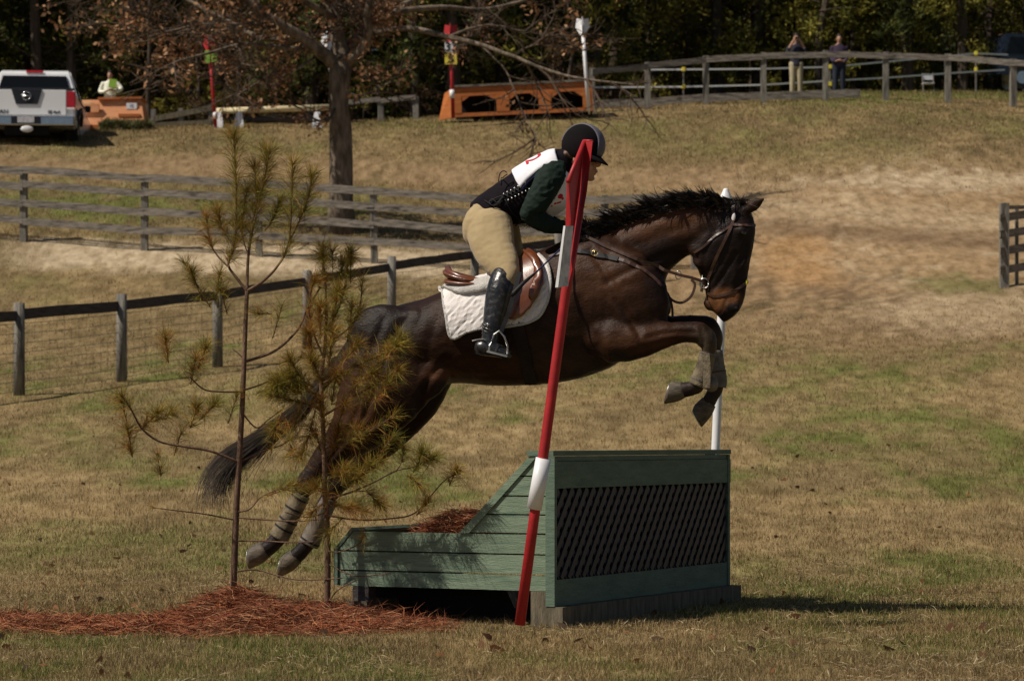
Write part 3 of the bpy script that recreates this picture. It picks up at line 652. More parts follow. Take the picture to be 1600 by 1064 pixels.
for P, w, d in (([(922,392),(948,430),(975,480),(1000,520)], 5, .007), ([(962,470),(985,500),(1008,548)], 4, .006), ([(905,470),(925,520),(948,560)], 6, .006), ([(870,480),(890,540),(925,585)], 8, .004), ([(700,560),(672,590),(650,640)], 5, .010), ([(690,480),(672,530),(668,580)], 7, .006), ([(640,490),(610,540),(590,600),(570,650)], 5, .007),
    ([(600,500),(575,560),(552,620)], 5, .006), ([(560,640),(535,690),(505,730)], 3.5, .006), ([(1088,404),(1050,398),(1000,415),(950,440)], 5, .007), ([(1078,350),(1040,365),(990,385)], 7, .005), ([(1150,395),(1130,430),(1115,452)], 3, .006), ([(1165,385),(1156,420),(1150,455)], 3, .004), ([(1120,360),(1105,385),(1098,420)], 4, .004), ([(1010,528),(1045,520),(1085,520)], 3, .005), ([(985,548),(1020,540),(1060,530)], 3, .004),
    ([(1135,470),(1128,488)], 2.5, .004), ([(740,590),(800,585),(860,580)], 6, .003), ([(1095,512),(1100,530),(1098,545)], 2.5, .004), ([(478,740),(468,765),(458,790)], 2.5, .004)):
    disp += _seg(P, w, d)
disp *= sstep(.0, .04, np.abs(_lat))
hv = hv + _nn*disp[:, None]; hme.vertices.foreach_set('co', hv.astype(np.float32).ravel()); hme.update()
hpx = 800 + F*hv[:,0]/hv[:,1]; hpy = HY - F*(hv[:,2]-CZ)/hv[:,1]
base = np.array([.0275,.0120,.0066]); tan = np.array([.082,.034,.015]); blk = np.array([.012,.009,.009]); mealy = np.array([.19,.08,.03]); dust = np.array([.085,.065,.045])
hc = np.tile(base, (len(hv), 1)).astype(float)
def hm(k, w):
    global hc
    w = np.clip(w, 0, 1)[:, None]; hc = hc*(1-w) + k[None]*w
ns = N1.f(hpx/22, hpy/22, 4)
hm(base*.6, sstep(.45,.65,ns)*.6)
hm(tan, .75*ell(hpx,hpy,1010,345,90,28) + .5*ell(hpx,hpy,930,430,70,40) + .85*ell(hpx,hpy,690,585,28,10) + .5*ell(hpx,hpy,560,640,40,60) + .45*ell(hpx,hpy,1000,530,60,20) + .3*ell(hpx,hpy,800,570,110,20))  # tan hair; brown highlights on the shoulder are painted in with it
hm(blk, .8*ell(hpx,hpy,560,500,100,45) + .8*ell(hpx,hpy,1140,395,50,80) + .6*ell(hpx,hpy,1040,430,30,60))  # dark coat, with the shade of rump, head and under-neck painted in
_cr = np.interp(hpx, crest0[:,0], crest0[:,1]); hm(blk, (1-sstep(8, 15, hpy-_cr))*(hpx > 915)*(hpx < 1165))
hm(mealy, 1.0*ell(hpx,hpy,1133,468,22,16)); hm(blk, 1.0*ell(hpx,hpy,1148,484,17,12) + .9*ell(hpx,hpy,1122,498,22,7))
hm(mealy*.7, .8*ell(hpx,hpy,1113,478,8,16))
hm(blk*1.6, sstep(700, 770, hpy) * (hpx < 650)); hm(dust*.8, sstep(1070, 1100, hpx)*sstep(505, 530, hpy)*(hpy > 505)*.8*(hpx>1060)*(1-ell(hpx,hpy,1135,470,50,30)))
hm(blk*2, sstep(555,575,hpy)*(hpx>1020)*.7)
set_col(hme, hc)
hb = bvh_of(hme)
hcopy = hme.copy()
part('body', hme, M['coat'], horse, world=True, smooth=True)
for s, e in ((1, (1162, 365)), (-1, (1162, 365))):
    p, n = surf(hb, *e, s, -.008); bm = bmesh.new(); blob(bm, p, .019, .016, .016, .3); part('eye', bm, M['eye'], horse, world=True, smooth=True)
for s in (1, -1):
    p, n = surf(hb, 1150, 481, s, -.008); bm = bmesh.new(); blob(bm, p, .022, .010, .013, .7); part('nostril', bm, M['black'], horse, world=True, smooth=True)
bm = bmesh.new()
strap(bm, hb, [(1105,466),(1116,487),(1128,496)], .006, 1, -.001, 4, .002); part('mouth', bm, M['black'], horse, world=True)
# hooves
def hoof(top, toe, heel, r, lat, wide=.052):
    a, b, c = HP(*top, lat), HP(*toe, lat), HP(*heel, lat)
    m = (b + c) / 2; ax = (b - c) / 2
    bm = bmesh.new(); t = (m - a).normalized(); ux = (ax - t * ax.dot(t))
    loft(bm, [(a, ux.normalized()*r*.80, HN*wide*.78), (a.lerp(m,.5), ux.normalized()*(r*.9+ax.length*.1), HN*wide*.92), (m, ax*1.0, HN*wide)], 18, 3, cap=False)
    part('hoof', bm, M['hoof'], horse, world=True, smooth=True)
    bm = bmesh.new(); loft(bm, [(m, ax*1.0, HN*wide*1.0), (m + t*.005, ax*.97, HN*wide*.97)], 18, 2, cap=False)
    part('horseshoe', bm, M['steel'], horse, world=True, smooth=True)
hoof((1068,609), (1039,631), (1048,597), .062, .18)
hoof((1108,628), (1097,667), (1082,640), .062, -.17)
hoof((416,858), (390,889), (389,856), .066, .16, .058)
hoof((464,868), (436,903), (440,871), .062, -.16, .056)
# leg boots
def legboot(pts, m, label, straps, sm, peri=1.18):
    bm = bmesh.new(); loft(bm, limb(pts), 20, 4, cap=False)
    b = part('leg_boot', bm, m, horse, world=True, smooth=True, label=label)
    P = crom([[p[0], p[1], p[2], p[3], p[4]] for p in pts], 6)
    for q in straps:
        i = int(q*(len(P)-1)); i = min(max(i, 1), len(P)-2); c0, c1 = HP(P[i][0], P[i][1], P[i][4]), HP(P[i+1][0], P[i+1][1], P[i+1][4]); t = (c1-c0).normalized(); a = t.cross(HN).normalized()
        bm = bmesh.new(); loft(bm, [(c0 - t*.007, a*(P[i][2]+.003), HN*(P[i][3]+.003)), (c0 + t*.004, a*(P[i][2]+.003), HN*(P[i][3]+.003))], 20, 1, cap=False)
        o = part('strap', bm, sm, b)   # child of the boot part
        o.data.transform(Matrix.Translation(-horse.location))
legboot([(472,772,.056,.05,.16),(463,788,.06,.052,.16),(452,810,.06,.052,.16),(442,828,.062,.054,.16),(435,840,.066,.058,.16)], M['boot_tan'], 'dusty tan boot with dark straps on the near hind leg', (.15,.35,.55,.72), M['strapblack'])
legboot([(515,778,.058,.05,-.16),(506,796,.062,.054,-.16),(497,816,.06,.052,-.16),(488,838,.064,.056,-.16),(482,850,.068,.06,-.16)], M['boot_grey'], 'pale grey boot on the far hind leg', (.9,), M['strapblack'])
legboot([(1106,551,.050,.048,.18),(1102,568,.052,.048,.18),(1096,588,.056,.05,.18),(1090,603,.060,.054,.18)], M['boot_tan'], 'muddy tan boot with a broad strap on the near foreleg', (.1,.8), M['boot_grey'])
legboot([(1117,548,.048,.046,-.17),(1119,570,.052,.048,-.17),(1122,592,.056,.05,-.17),(1120,604,.060,.054,-.17)], M['boot_grey'], 'dark boot with a grey cup on the far foreleg', (.5,), M['strapbrown'])
bm = bmesh.new(); ribbon(bm, [(HP(1103,553,.232), HN), (HP(1105,575,.236), HN), (HP(1104,606,.236), HN)], .045, .008); part('boot_strap', bm, M['boot_tan'], horse, world=True)
bm = bmesh.new(); blob(bm, HP(1112, 601, .05), .042, .05, .045); part('fetlock_cup', bm, M['boot_grey'], horse, world=True, smooth=True)

def strands(root, dirs, L, w, k, cols, curl, seed, up=0, sag=0):
    """hair strands: root (n,3), dirs (n,3)"""
    rng = np.random.default_rng(seed); n = len(root); seg = 5
    d = dirs / np.linalg.norm(dirs, axis=1)[:, None]; L = np.asarray(L).reshape(-1, 1) * rng.uniform(.55, 1.15, (n, 1))
    wob = rng.normal(0, curl, (n, 3)); V = []; s = np.cross(d, rng.normal(0, 1, (n, 3))); s /= np.linalg.norm(s, axis=1)[:, None] + 1e-9
    for i in range(seg + 1):
        t = i / seg; p = root + d*L*t + wob*L*t*t; p[:, 2] -= (sag*L[:, 0])*t*t
        ww = w*(1-t*.85)/2; V += [p - s*ww, p + s*ww]
    V = np.stack(V, 1).reshape(-1, 3); q = np.arange(n)[:, None]*(2*(seg+1)); Fq = []
    for i in range(seg): a = 2*i; Fq += [q+[a, a+1, a+3], q+[a, a+3, a+2]]
    c = np.asarray(cols)[rng.integers(0, len(cols), n)]*rng.uniform(.6, 1.4, (n, 1)); return V, np.concatenate(Fq), np.repeat(c, 2*(seg+1), 0)
HC = [(.010,.008,.008), (.016,.012,.011), (.022,.015,.012)]
rng = np.random.default_rng(9); n = 4200
crest = crom([(922,361),(945,350),(985,335),(1030,319),(1070,310),(1110,309),(1148,315)], 8)
ci = rng.random(n)*(len(crest)-1.001); i0 = ci.astype(int); fr = (ci-i0)[:, None]; cp = crest[i0]*(1-fr) + crest[i0+1]*fr
root = np.array([tuple(HP(a, b + rng.uniform(-1, 16), rng.uniform(-.03, .06) )) for a, b in cp])
rr = np.array([tuple(surf(hb, *PX(p), 1, -.004)[0]) if j % 2 == 0 else tuple(p) for j, p in enumerate(root)])
_cl = (ci*1.35 + rng.normal(0, .12, n)).astype(int) % 97; _cx, _cz, _cyy = rng.normal(-.78, .25, 97), rng.uniform(-.05, .75, 97), rng.normal(-.05, .25, 97); _clen = rng.uniform(.7, 1.5, 97)
dirv = np.stack([_cx[_cl] + rng.normal(0, .09, n), _cyy[_cl] + rng.normal(0, .10, n), _cz[_cl] + rng.normal(0, .09, n)], 1)
ln = np.where(rng.random(n) < .12, .11, .085) * _clen[_cl] * (1 - .45*sstep(1090, 1150, cp[:, 0]))
mane = join_raw('mane', [strands(rr, dirv, ln, .009, 0, HC, .12, 3, sag=.1)])
part('mane', mane, M['hair'], horse, world=True)
root = np.array([tuple(HP(rng.uniform(1148, 1166), rng.uniform(312, 322), rng.uniform(-.04, .04))) for _ in range(260)])
dirv = np.stack([rng.normal(-.1, .7, 260), rng.normal(-.1, .3, 260), rng.uniform(-.2, .8, 260)], 1)
part('forelock', join_raw('forelock', [strands(root, dirv, [.085]*260, .005, 0, HC+[(.05,.03,.02)], .5, 4, sag=.8)]), M['hair'], horse, world=True)
# tail: strands along a curved spine
def tail():
    rng = np.random.default_rng(12); n = 1500; sp = crom([(528,560),(502,598),(474,634),(440,662),(400,690),(362,716),(336,752),(332,800)], 6); m = len(sp)
    wid = np.interp(np.linspace(0,1,m), [0,.15,.5,.75,1], [.03,.045,.052,.075,.09])
    V = []; Fq = []; C = []; o = 0
    cols = np.array([(.014,.011,.010),(.03,.023,.018),(.055,.040,.028),(.09,.068,.048),(.13,.10,.065)])
    for k in range(n):
        a = int(rng.random()**1.2*m*.55); b = min(int((m-1)*(.80 + .20*rng.random()**.7)), int(a + rng.uniform(.25,.62)*m + (rng.random() < .3)*.3*m)); r = math.sqrt(rng.random()); th = rng.random()*6.28; rx, ry = r*math.cos(th), r*math.sin(th)
        fl = rng.normal(0, .28 if rng.random() < .8 else .75); w0 = .0045; pp = []
        for i in range(a, b+1, 2):
            t = (i-a)/max(1, b-a); c = HP(sp[i][0], sp[i][1], 0); tn = (HP(*sp[min(i+1,m-1)]) - HP(*sp[max(i-1,0)])).normalized(); u = tn.cross(HN)
            pp.append(c + u*wid[i]*(rx*(.8+.5*t) + fl*t*t) + HN*wid[i]*ry*(.8+.6*t) - UZ*.10*t*t*abs(fl))
        if len(pp) < 3: continue
        cc = cols[min(4, int(rng.random()*3 + 1.9*(a/m)))] * rng.uniform(.7, 1.3)
        for i, p in enumerate(pp):
            tn = (pp[min(i+1,len(pp)-1)]-pp[max(i-1,0)]).normalized(); s = tn.cross(Vector((.4,.9,.1))).normalized()*w0/2*(1-.8*i/len(pp)); V += [p-s, p+s]; C += [cc, cc]
        for i in range(len(pp)-1): q = o+2*i; Fq += [(q,q+1,q+3),(q,q+3,q+2)]
        o += 2*len(pp)
    return raw_mesh('tail', np.array([tuple(v) for v in V]), Fq, np.array(C))
part('tail', tail(), M['hair'], horse, world=True)

# ================================================================ TACK
pb_ = surf(hb, 760, 480)[0]
M['quilt'] = mat('quilted_cotton', (.66,.62,.60), (.76,.72,.70), scale=14, rough=.9, bump=.25, bscale=40, spec=.1)
M['fleece'] = mat('fleece', (.46,.44,.42), (.60,.58,.55), scale=30, rough=1, bump=.8, bscale=60, spec=.05)
spine = HP(770, 440)
pad = thing('saddle_pad', 'white quilted saddle pad under the brown saddle on the horse\'s back', 'saddle pad', tuple(spine))
padpoly = [(691,450),(698,492),(706,528),(730,518),(755,512),(800,508),(828,502),(846,490),(857,466),(861,438),(856,414),(842,401),(815,409),(780,424),(740,439),(712,450)]
def qf(x, y):
    a = abs(((x + y*.9) / 17) % 1 - .5); b = abs(((x*.9 - y) / 17) % 1 - .5); return -.45*max(0, 1 - 5*min(a, b))
for s in (1, -1):
    part('quilted_panel', patch(hb, padpoly, .008, .016, s, 5, qf), M['quilt'], pad, world=True, smooth=False)
    bm = bmesh.new(); e = crom([(692,450),(698,492),(706,528),(730,519),(755,513),(800,509),(828,503),(846,491),(857,466),(861,438),(856,414),(843,400)], 4)
    tube(bm, [surf(hb, x, y, s, .016)[0] for x, y in e], .010, 8); part('binding', bm, M['fleece'], pad, world=True, smooth=True)
    part('fleece_half_pad', patch(hb, [(692,452),(697,456),(722,464),(760,458),(790,446),(788,432),(760,441),(735,448),(712,452)], .028, .022, s, 6), M['fleece'], pad, world=True, smooth=True)
saddle = thing('saddle', 'glossy chestnut-brown leather jumping saddle between the rider\'s legs', 'saddle', tuple(HP(770, 420)))
bm = bmesh.new()   # seat with raised cantle and pommel
loft(bm, [hsec((701,421),(705,438),.17), hsec((722,427),(722,445),.22), hsec((752,433),(752,450),.23), hsec((785,428),(785,446),.13), hsec((808,408),(812,436),.10), hsec((828,394),(836,424),.09), hsec((838,392),(846,412),.06)], 22, 5)
part('seat', fuse(bm, 'seat', .008, 3), M['leather'], saddle, world=True, smooth=True)
bm = bmesh.new(); loft(bm, [hsec((705,436),(708,451),.20), hsec((735,439),(735,455),.25), hsec((765,440),(765,456),.25)], 20, 4); part('panel', bm, M['leather'], saddle, world=True, smooth=True)
bm = bmesh.new()
tube(bm, [HP(702, 424, -.14), HP(700, 421, -.07), HP(700, 420, 0), HP(701, 422, .08), HP(704, 426, .15), HP(720, 433, .19), HP(745, 437, .19), HP(762, 436, .17)], [.01,.018,.02,.02,.018,.015,.013,.01], 10); part('cantle_roll', bm, M['leather'], saddle, world=True, smooth=True)
for s in (1, -1):
    part('flap', patch(hb, [(775,436),(800,412),(826,400),(842,404),(852,428),(848,452),(836,474),(820,494),(800,500),(790,488),(786,465)], .045, .010, s, 6), M['leather'], saddle, world=True, smooth=True)
    part('knee_roll', patch(hb, [(822,404),(840,408),(850,428),(846,452),(835,470),(828,462),(838,440),(836,420)], .055, .018, s, 6), M['leather'], saddle, world=True, smooth=True)
    bm = bmesh.new(); strap(bm, hb, [(806,490),(814,530),(822,560),(830,597)], .075, s, .012, 6, .006); part('girth', bm, M['girth'], saddle, world=True)
    bm = bmesh.new(); ribbon(bm, [(HP(812,425,s*.40), HN*s), (HP(805,452,s*.43), HN*s), (HP(795,488,s*.44), HN*s), (HP(783,518,s*.43), HN*s)], .028, .004); part('stirrup_leather', bm, M['strapblack'], saddle, world=True)
    bm = bmesh.new(); L_ = s*.485
    tube(bm, [HP(764,549,L_+.02*s), HP(765,540,L_+.02*s), HP(772,523,L_), HP(780,517,L_), HP(788,526,L_), HP(793,540,L_-.01*s), HP(793,553,L_-.01*s)], .0065, 8)
    beam(bm, HP(762,549,L_), HP(794,557,L_), .055, .012); part('stirrup', bm, M['steel'], saddle, world=True, smooth=False)
# breastplate
brp = thing('breastplate', 'brown leather breastplate across the horse\'s shoulder with brass buckle', 'breastplate', tuple(HP(980, 420, .2)))
for s in (1, -1):
    bm = bmesh.new(); strap(bm, hb, [(858,402),(890,393),(920,396),(950,401),(975,408),(1002,420),(1020,433),(1033,447)], .020, s, .004, 6, .004); part('shoulder_strap', bm, M['strapbrown'], brp, world=True)
    bm = bmesh.new(); strap(bm, hb, [(893,392),(920,396),(966,406)], .030, s, .008, 6, .005); part('buckle_strap', bm, M['strapblack'], brp, world=True)
bm = bmesh.new()
def ringm(bm, c, rx, rz, th=.004, fr=(HH, HN, UZ), n=20):
    pts = [c + fr[0]*rx*math.cos(2*math.pi*i/n) + fr[2]*rz*math.sin(2*math.pi*i/n) for i in range(n+1)]; tube(bm, pts, th, 6, cap=True); return bm
p, n_ = surf(hb, 931, 397, 1, .016); ringm(bm, p, .020, .016, .004); tube(bm, [p-UZ*.016, p+UZ*.016], .003, 6); part('buckle', bm, M['brass'], brp, world=True, smooth=True)
bm = bmesh.new(); c = [HP(x, y, .05) for x, y in crom([(1036,448),(1042,460),(1052,470),(1066,473),(1080,463),(1086,445),(1080,437)], 4)]
ribbon(bm, [(q, HN) for q in c], .016, .004); ribbon(bm, [(HP(x, y, .06), HN) for x, y in crom([(1033,445),(1044,460),(1050,478),(1051,497)], 4)], .014, .004); part('martingale', bm, M['strapbrown'], brp, world=True)
# bridle
br = thing('bridle', 'dark brown leather bridle with steel bit and reins on the horse\'s head', 'bridle', tuple(HP(1130, 400, .1)))
for s in (1, -1):
    bm = bmesh.new(); strap(bm, hb, [(1146,322),(1144,350),(1131,378),(1116,410),(1106,438)], .019, s, .004, 5, .004); part('cheekpiece', bm, M['strapbrown'], br, world=True)
    bm = bmesh.new(); strap(bm, hb, [(1144,352),(1120,368),(1100,385),(1085,395)], .014, s, .004, 5, .004); part('throat_lash', bm, M['strapbrown'], br, world=True)
    bm = bmesh.new(); strap(bm, hb, [(1144,351),(1160,353),(1178,352)], .017, s, .005, 4, .004); part('browband', bm, M['strapbrown'], br, world=True)
    bm = bmesh.new(); strap(bm, hb, [(1106,458),(1116,463),(1135,460),(1155,450),(1167,440)], .015, s, .004, 4, .004); part('noseband', bm, M['strapbrown'], br, world=True)
    bm = bmesh.new(); p, n_ = surf(hb, 1103, 442, s, .018); ringm(bm, p, .028, .030, .0045); tube(bm, [p+UZ*.05-HH*.01, p-UZ*.05-HH*.02], .0045, 6); part('bit', bm, M['steel'], br, world=True, smooth=True)
    bm = bmesh.new(); rl = [(905,364),(909,368),(955,390),(1005,410),(1056,428),(1080,434),(1099,440)]
    c = []
    for i, (x, y) in enumerate(crom(rl, 5)):
        t = (x-905)/194; q = HP(x, y, s*(.13+.17*math.sin(min(1, t*1.4)*math.pi*.75)*(1-t) + .0)); 
        if s > 0: 
            sp_, sn_ = surf(hb, x, y, 1, .012); 
            if hb.ray_cast(CAM, (q-CAM).normalized())[0] is not None: q = sp_ if x < 1035 else q
        c.append((q, HN*s))
    ribbon(bm, c, .018, .003); part('rein', bm, M['strapbrown'], br, world=True)
bm = bmesh.new(); p, n_ = surf(hb, 1146, 341, 1, .009); blob(bm, p, .012, .006, .028, .2); part('keeper', bm, M['quilt'], br, world=True)
bm = bmesh.new(); ringm(bm, HP(1060, 430, .14), .018, .026, .003); part('rein_ring', bm, M['steel'], br, world=True, smooth=True)
bm = bmesh.new(); p, n_ = surf(hb, 1165, 441, 1, .008); blob(bm, p, .008, .006, .018, .1); part('stud', bm, M['yellow'], br, world=True)
# ================================================================ RIDER
def wrinkle(me, amp, fx, fy, fz, ridged=True):
    me.update(); nn = [v.normal.copy() for v in me.vertices]
    for v, n_ in zip(me.vertices, nn):
        p = Vector((v.co.x*fx, v.co.y*fy, v.co.z*fz)); a = noise.noise(p) + .5*noise.noise(p*2.1)
        if ridged: a = .5 - abs(a)*1.6
        v.co = v.co + n_*amp*a
    me.update(); return me
M['skin'] = mat('skin', (.38,.20,.13), (.45,.25,.17), scale=12, rough=.55, spec=.35)
M['breech'] = mat('breeches', (.36,.27,.145), (.42,.32,.18), scale=7, rough=.85, bump=.22, bscale=9, spec=.1, sheen=.2)
M['shirt'] = mat('green_shirt', (.006,.0145,.0105), (.010,.022,.016), scale=8, rough=.8, bump=.35, bscale=14, spec=.2)
M['vest'] = mat('dark_vest', (.006,.004,.007), (.011,.008,.011), scale=12, rough=.85, bump=.3, bscale=16, spec=.1)
M['bib'] = mat('white_bib', (.74,.74,.80), (.82,.82,.87), scale=9, rough=.8, bump=.15, bscale=14, spec=.15)
M['navy'] = mat('navy_trim', (.01,.012,.05), (.02,.025,.08), rough=.7)
M['rboot'] = mat('riding_boot', (.006,.006,.007), (.014,.014,.016), scale=10, rough=.3, bump=.25, bscale=12, spec=.5, coat=.12, c3=(.06,.055,.045), s3=38)
M['helmet'] = mat('helmet_velvet', (.006,.005,.006), (.010,.008,.009), rough=.9, spec=.08)
M['helmgrey'] = mat('helmet_grey', (.10,.095,.12), (.14,.13,.165), scale=20, rough=.6, spec=.3)
M['hairbrown'] = mat('brown_hair', (.05,.022,.010), (.12,.055,.025), scale=40, rough=.5, spec=.4, stretch=(1,1,.3))
M['lip'] = mat('lip', (.34,.12,.09), rough=.5)
rider = thing('person', 'rider in dark green shirt, white numbered bib and beige breeches crouched over the leaping horse', 'rider', tuple(HP(770, 400)))
def rl(bm, secs, n=20, sub=4): return loft(bm, secs, n, sub)
# body (continuous): head, neck, trunk, arms with hands, legs
bm = bmesh.new()
rl(bm, [hsec((898,222),(898,252),.06), hsec((910,214),(900,258),.078), hsec((922,212),(906,266),.078), hsec((931,226),(913,272),.066), hsec((933,245),(918,280),.052), hsec((931,262),(920,282),.035)], 22)
fc = lambda x, y, l=0: HP(x, y, l)
blob(bm, fc(935, 257), .018, .017, .020, .5); blob(bm, fc(932.5, 250), .012, .012, .028, .3)       # nose
blob(bm, fc(930.5, 267), .016, .024, .009); blob(bm, fc(928.5, 271.5), .014, .022, .009); blob(bm, fc(924, 279), .022, .022, .018)   # lips, chin
blob(bm, fc(932.5, 243), .014, .050, .010)                                                    # brow
for s in (1, -1):
    blob(bm, fc(921, 261, .045*s), .028, .02, .03); e = fc(899, 248, .077*s)
    blob(bm, e, .017, .010, .026, .3)
rl(bm, [hsec((884,238),(905,262),.055), hsec((872,244),(893,272),.065), hsec((862,252),(882,285),.09)], 16)
rl(bm, [hsec((752,322),(792,352),.12), hsec((785,294),(825,338),.125), hsec((815,276),(852,330),.135), hsec((842,262),(876,308),.15), hsec((862,254),(888,284),.12)], 20)
def hand(bm, cx, cy, lat, s):
    c = HP(cx, cy, lat); blob(bm, c, .038, .022, .036, .3)
    for k in range(4):
        yy = cy - 6 + k*4.2; l = (.9, 1.0, .95, .8)[k]
        rl(bm, [(HP(cx+5, yy, lat+.016*s), HH*.009, UZ*.0095), (HP(cx+12*l, yy+1, lat+.006*s), HH*.0085, UZ*.009), (HP(cx+12*l, yy+2, lat-.018*s), HH*.008, UZ*.0085), (HP(cx+5, yy+2.5, lat-.026*s), HH*.007, UZ*.008)], 10, 4)
    rl(bm, [(HP(cx-2, cy-6, lat), HN*.011, UZ*.011), (HP(cx+6, cy-9, lat-.014*s), HN*.0095, UZ*.0095), (HP(cx+13, cy-8.5, lat-.016*s), HN*.008, UZ*.008)], 10, 4)
for s in (1, -1):
    ox = 0 if s > 0 else 5
    rl(bm, limb([(862+ox,272,.06,.055,.17*s), (845+ox,303,.052,.05,.20*s), (828+ox,333,.045,.042,.21*s), (850+ox,346,.040,.038,.18*s), (878+ox,355,.026,.028,.12*s), (892+ox,358,.03,.022,.09*s)]), 16)
    hand(bm, 894+ox, 359, .085*s, s)
    rl(bm, limb([(768,342,.10,.08,.10*s), (776,385,.075,.06,.18*s), (790,420,.045,.045,.29*s), (784,450,.04,.04,.34*s), (776,495,.04,.04,.37*s), (768,532,.04,.04,.41*s)]), 16)
    rl(bm, limb([(757,545,.032,.034,.42*s), (772,547,.034,.036,.43*s), (790,552,.026,.032,.43*s)]), 14)
part('body', fuse(bm, 'body', .006, 2), M['skin'], rider, world=True, smooth=True)
for s in (1, -1):
    bm = bmesh.new(); blob(bm, HP(929.5, 251, .030*s), .008, .008, .006); part('eye', bm, M['eye'], rider, world=True, smooth=True)
bm = bmesh.new(); blob(bm, HP(931.5, 269.3), .012, .018, .0035); part('mouth', bm, M['lip'], rider, world=True, smooth=True)
# breeches
bm = bmesh.new()
blob(bm, HP(756, 350), .125, .19, .155, .5)
for s in (1, -1):
    blob(bm, HP(751, 352, .085*s), .112, .10, .15, .35)
    ox = 0 if s > 0 else 10
    rl(bm, limb([(764+ox,340,.14,.115,.09*s), (767+ox,368,.148,.118,.14*s), (776+ox,396,.128,.105,.21*s), (789+ox*.5,418,.098,.09,.27*s), (792,432,.078,.078,.31*s), (788,446,.070,.070,.33*s)]), 22)
rl(bm, [hsec((744,314),(790,345),.155), hsec((762,302),(806,345),.15)], 20)
part('breeches', wrinkle(fuse(bm, 'breeches', .008, 5), .0025, 11, 7, 18), M['breech'], rider, world=True, smooth=True)
# boots
for s in (1, -1):
    bm = bmesh.new()
    rl(bm, limb([(789,428,.080,.078,.31*s), (783,450,.086,.080,.34*s), (777,478,.080,.074,.36*s), (770,508,.062,.060,.39*s), (767,526,.056,.054,.41*s), (764,540,.058,.052,.42*s)]), 22)
    rl(bm, limb([(750,543,.045,.044,.42*s), (762,544,.050,.046,.425*s), (775,547,.044,.046,.43*s), (788,551,.034,.044,.43*s), (796,554,.022,.036,.43*s)]), 18)
    for k in range(4): blob(bm, HP(767, 511+k*5, .405*s), .064, .060, .008, .35)
    part('riding_boot', wrinkle(fuse(bm, 'riding_boot', .006, 3), .0016, 16, 9, 22), M['rboot'], rider, world=True, smooth=True)
    bm = bmesh.new(); beam(bm, HP(745,551,.42*s), HP(757,553,.42*s), .06, .016); beam(bm, HP(764,552,.425*s), HP(795,560,.43*s), .07, .010); part('sole', bm, M['black'], rider, world=True)
    bm = bmesh.new(); tube(bm, [HP(756,530,.48*s), HP(746,531,.42*s), HP(738,533,.42*s)], .005, 6); tube(bm, [HP(756,530,.36*s), HP(746,531,.42*s)], .005, 6); part('spur', bm, M['steel'], rider, world=True)
# shirt
bm = bmesh.new()
rl(bm, [hsec((800,275),(845,335),.15), hsec((835,256),(872,312),.16), hsec((860,246),(888,284),.14), hsec((874,242),(895,268),.07)], 20)
for s in (1, -1):
    ox = 0 if s > 0 else 6
    rl(bm, limb([(870+ox,258,.07,.06,.12*s), (861+ox,274,.088,.07,.17*s), (848+ox,300,.082,.068,.21*s), (836+ox,322,.074,.062,.225*s), (829+ox,336,.064,.058,.22*s), (842+ox,345,.060,.054,.20*s), (862+ox,353,.050,.046,.155*s), (880+ox,356,.036,.036,.115*s)]), 22, 5)
    for k, (x, y) in enumerate(((834,330),(838,341),(848,346),(858,350))): blob(bm, HP(x+ox, y, .215*s - .02*k*s), .058, .056, .012, -.5+k*.45)
part('shirt', wrinkle(fuse(bm, 'shirt', .006, 3), .008, 13, 10, 20), M['shirt'], rider, world=True, smooth=True)
# vest
bm = bmesh.new()
rl(bm, [hsec((744,311),(800,350),.165), hsec((762,297),(812,350),.16), hsec((790,278),(838,345),.165), hsec((818,259),(864,334),.18), hsec((842,246),(884,318),.185), hsec((860,238),(893,290),.155), hsec((872,236),(897,270),.09)], 26, 5)
vme = wrinkle(fuse(bm, 'vest', .008, 4), .004, 8, 6, 12); vb = bvh_of(vme)
part('vest', vme, M['vest'], rider, world=True, smooth=True)
# collar
bm = bmesh.new(); rl(bm, [hsec((868,233),(894,270),.078), hsec((880,233),(898,262),.066)], 18, 3); part('collar', bm, M['vest'], rider, world=True, smooth=True)
# bib: shell over the back and front of the vest
def shell(src_b, fn, a0, a1, k, w0, w1, kw, off, th):
    """sheet over the shoulders: rows along the back (a), columns across (lat)"""
def cover(path, widths, off, th, up, cen):
    bm = bmesh.new(); rows_t = []; rows_b = []
    P = crom(path, 6); W = np.interp(np.linspace(0, 1, len(P)), np.linspace(0, 1, len(widths)), widths); C = crom(cen, 6)
    for (x, y), wd, (cx, cy) in zip(P, W, C):
        ct = HP(cx, cy, 0); rad = (HP(x, y) - ct).normalized(); rt = []; rb = []
        for j in range(25):
            a = (j/24 - .5)*2*wd; d = (rad*math.cos(a) + HN*math.sin(a)).normalized()
            h = vb.ray_cast(ct + d*.7, -d); p = h[0] if h[0] else ct + d*.12
            n = h[1] if h[0] else d
            if n.dot(d) < 0: n = -n
            rb.append(bm.verts.new(p + n*off)); rt.append(bm.verts.new(p + n*(off+th)))
        rows_t.append(rt); rows_b.append(rb)
    for i in range(len(rows_t)-1):
        for j in range(24):
            bm.faces.new((rows_t[i][j], rows_t[i][j+1], rows_t[i+1][j+1], rows_t[i+1][j])); bm.faces.new((rows_b[i][j], rows_b[i+1][j], rows_b[i+1][j+1], rows_b[i][j+1]))
        for j in (0, 24): bm.faces.new((rows_t[i][j], rows_t[i+1][j], rows_b[i+1][j], rows_b[i][j]))
    for i in (0, -1):
        for j in range(24): bm.faces.new((rows_t[i][j], rows_t[i][j+1], rows_b[i][j+1], rows_b[i][j]))
    bmesh.ops.recalc_face_normals(bm, faces=bm.faces); return bm
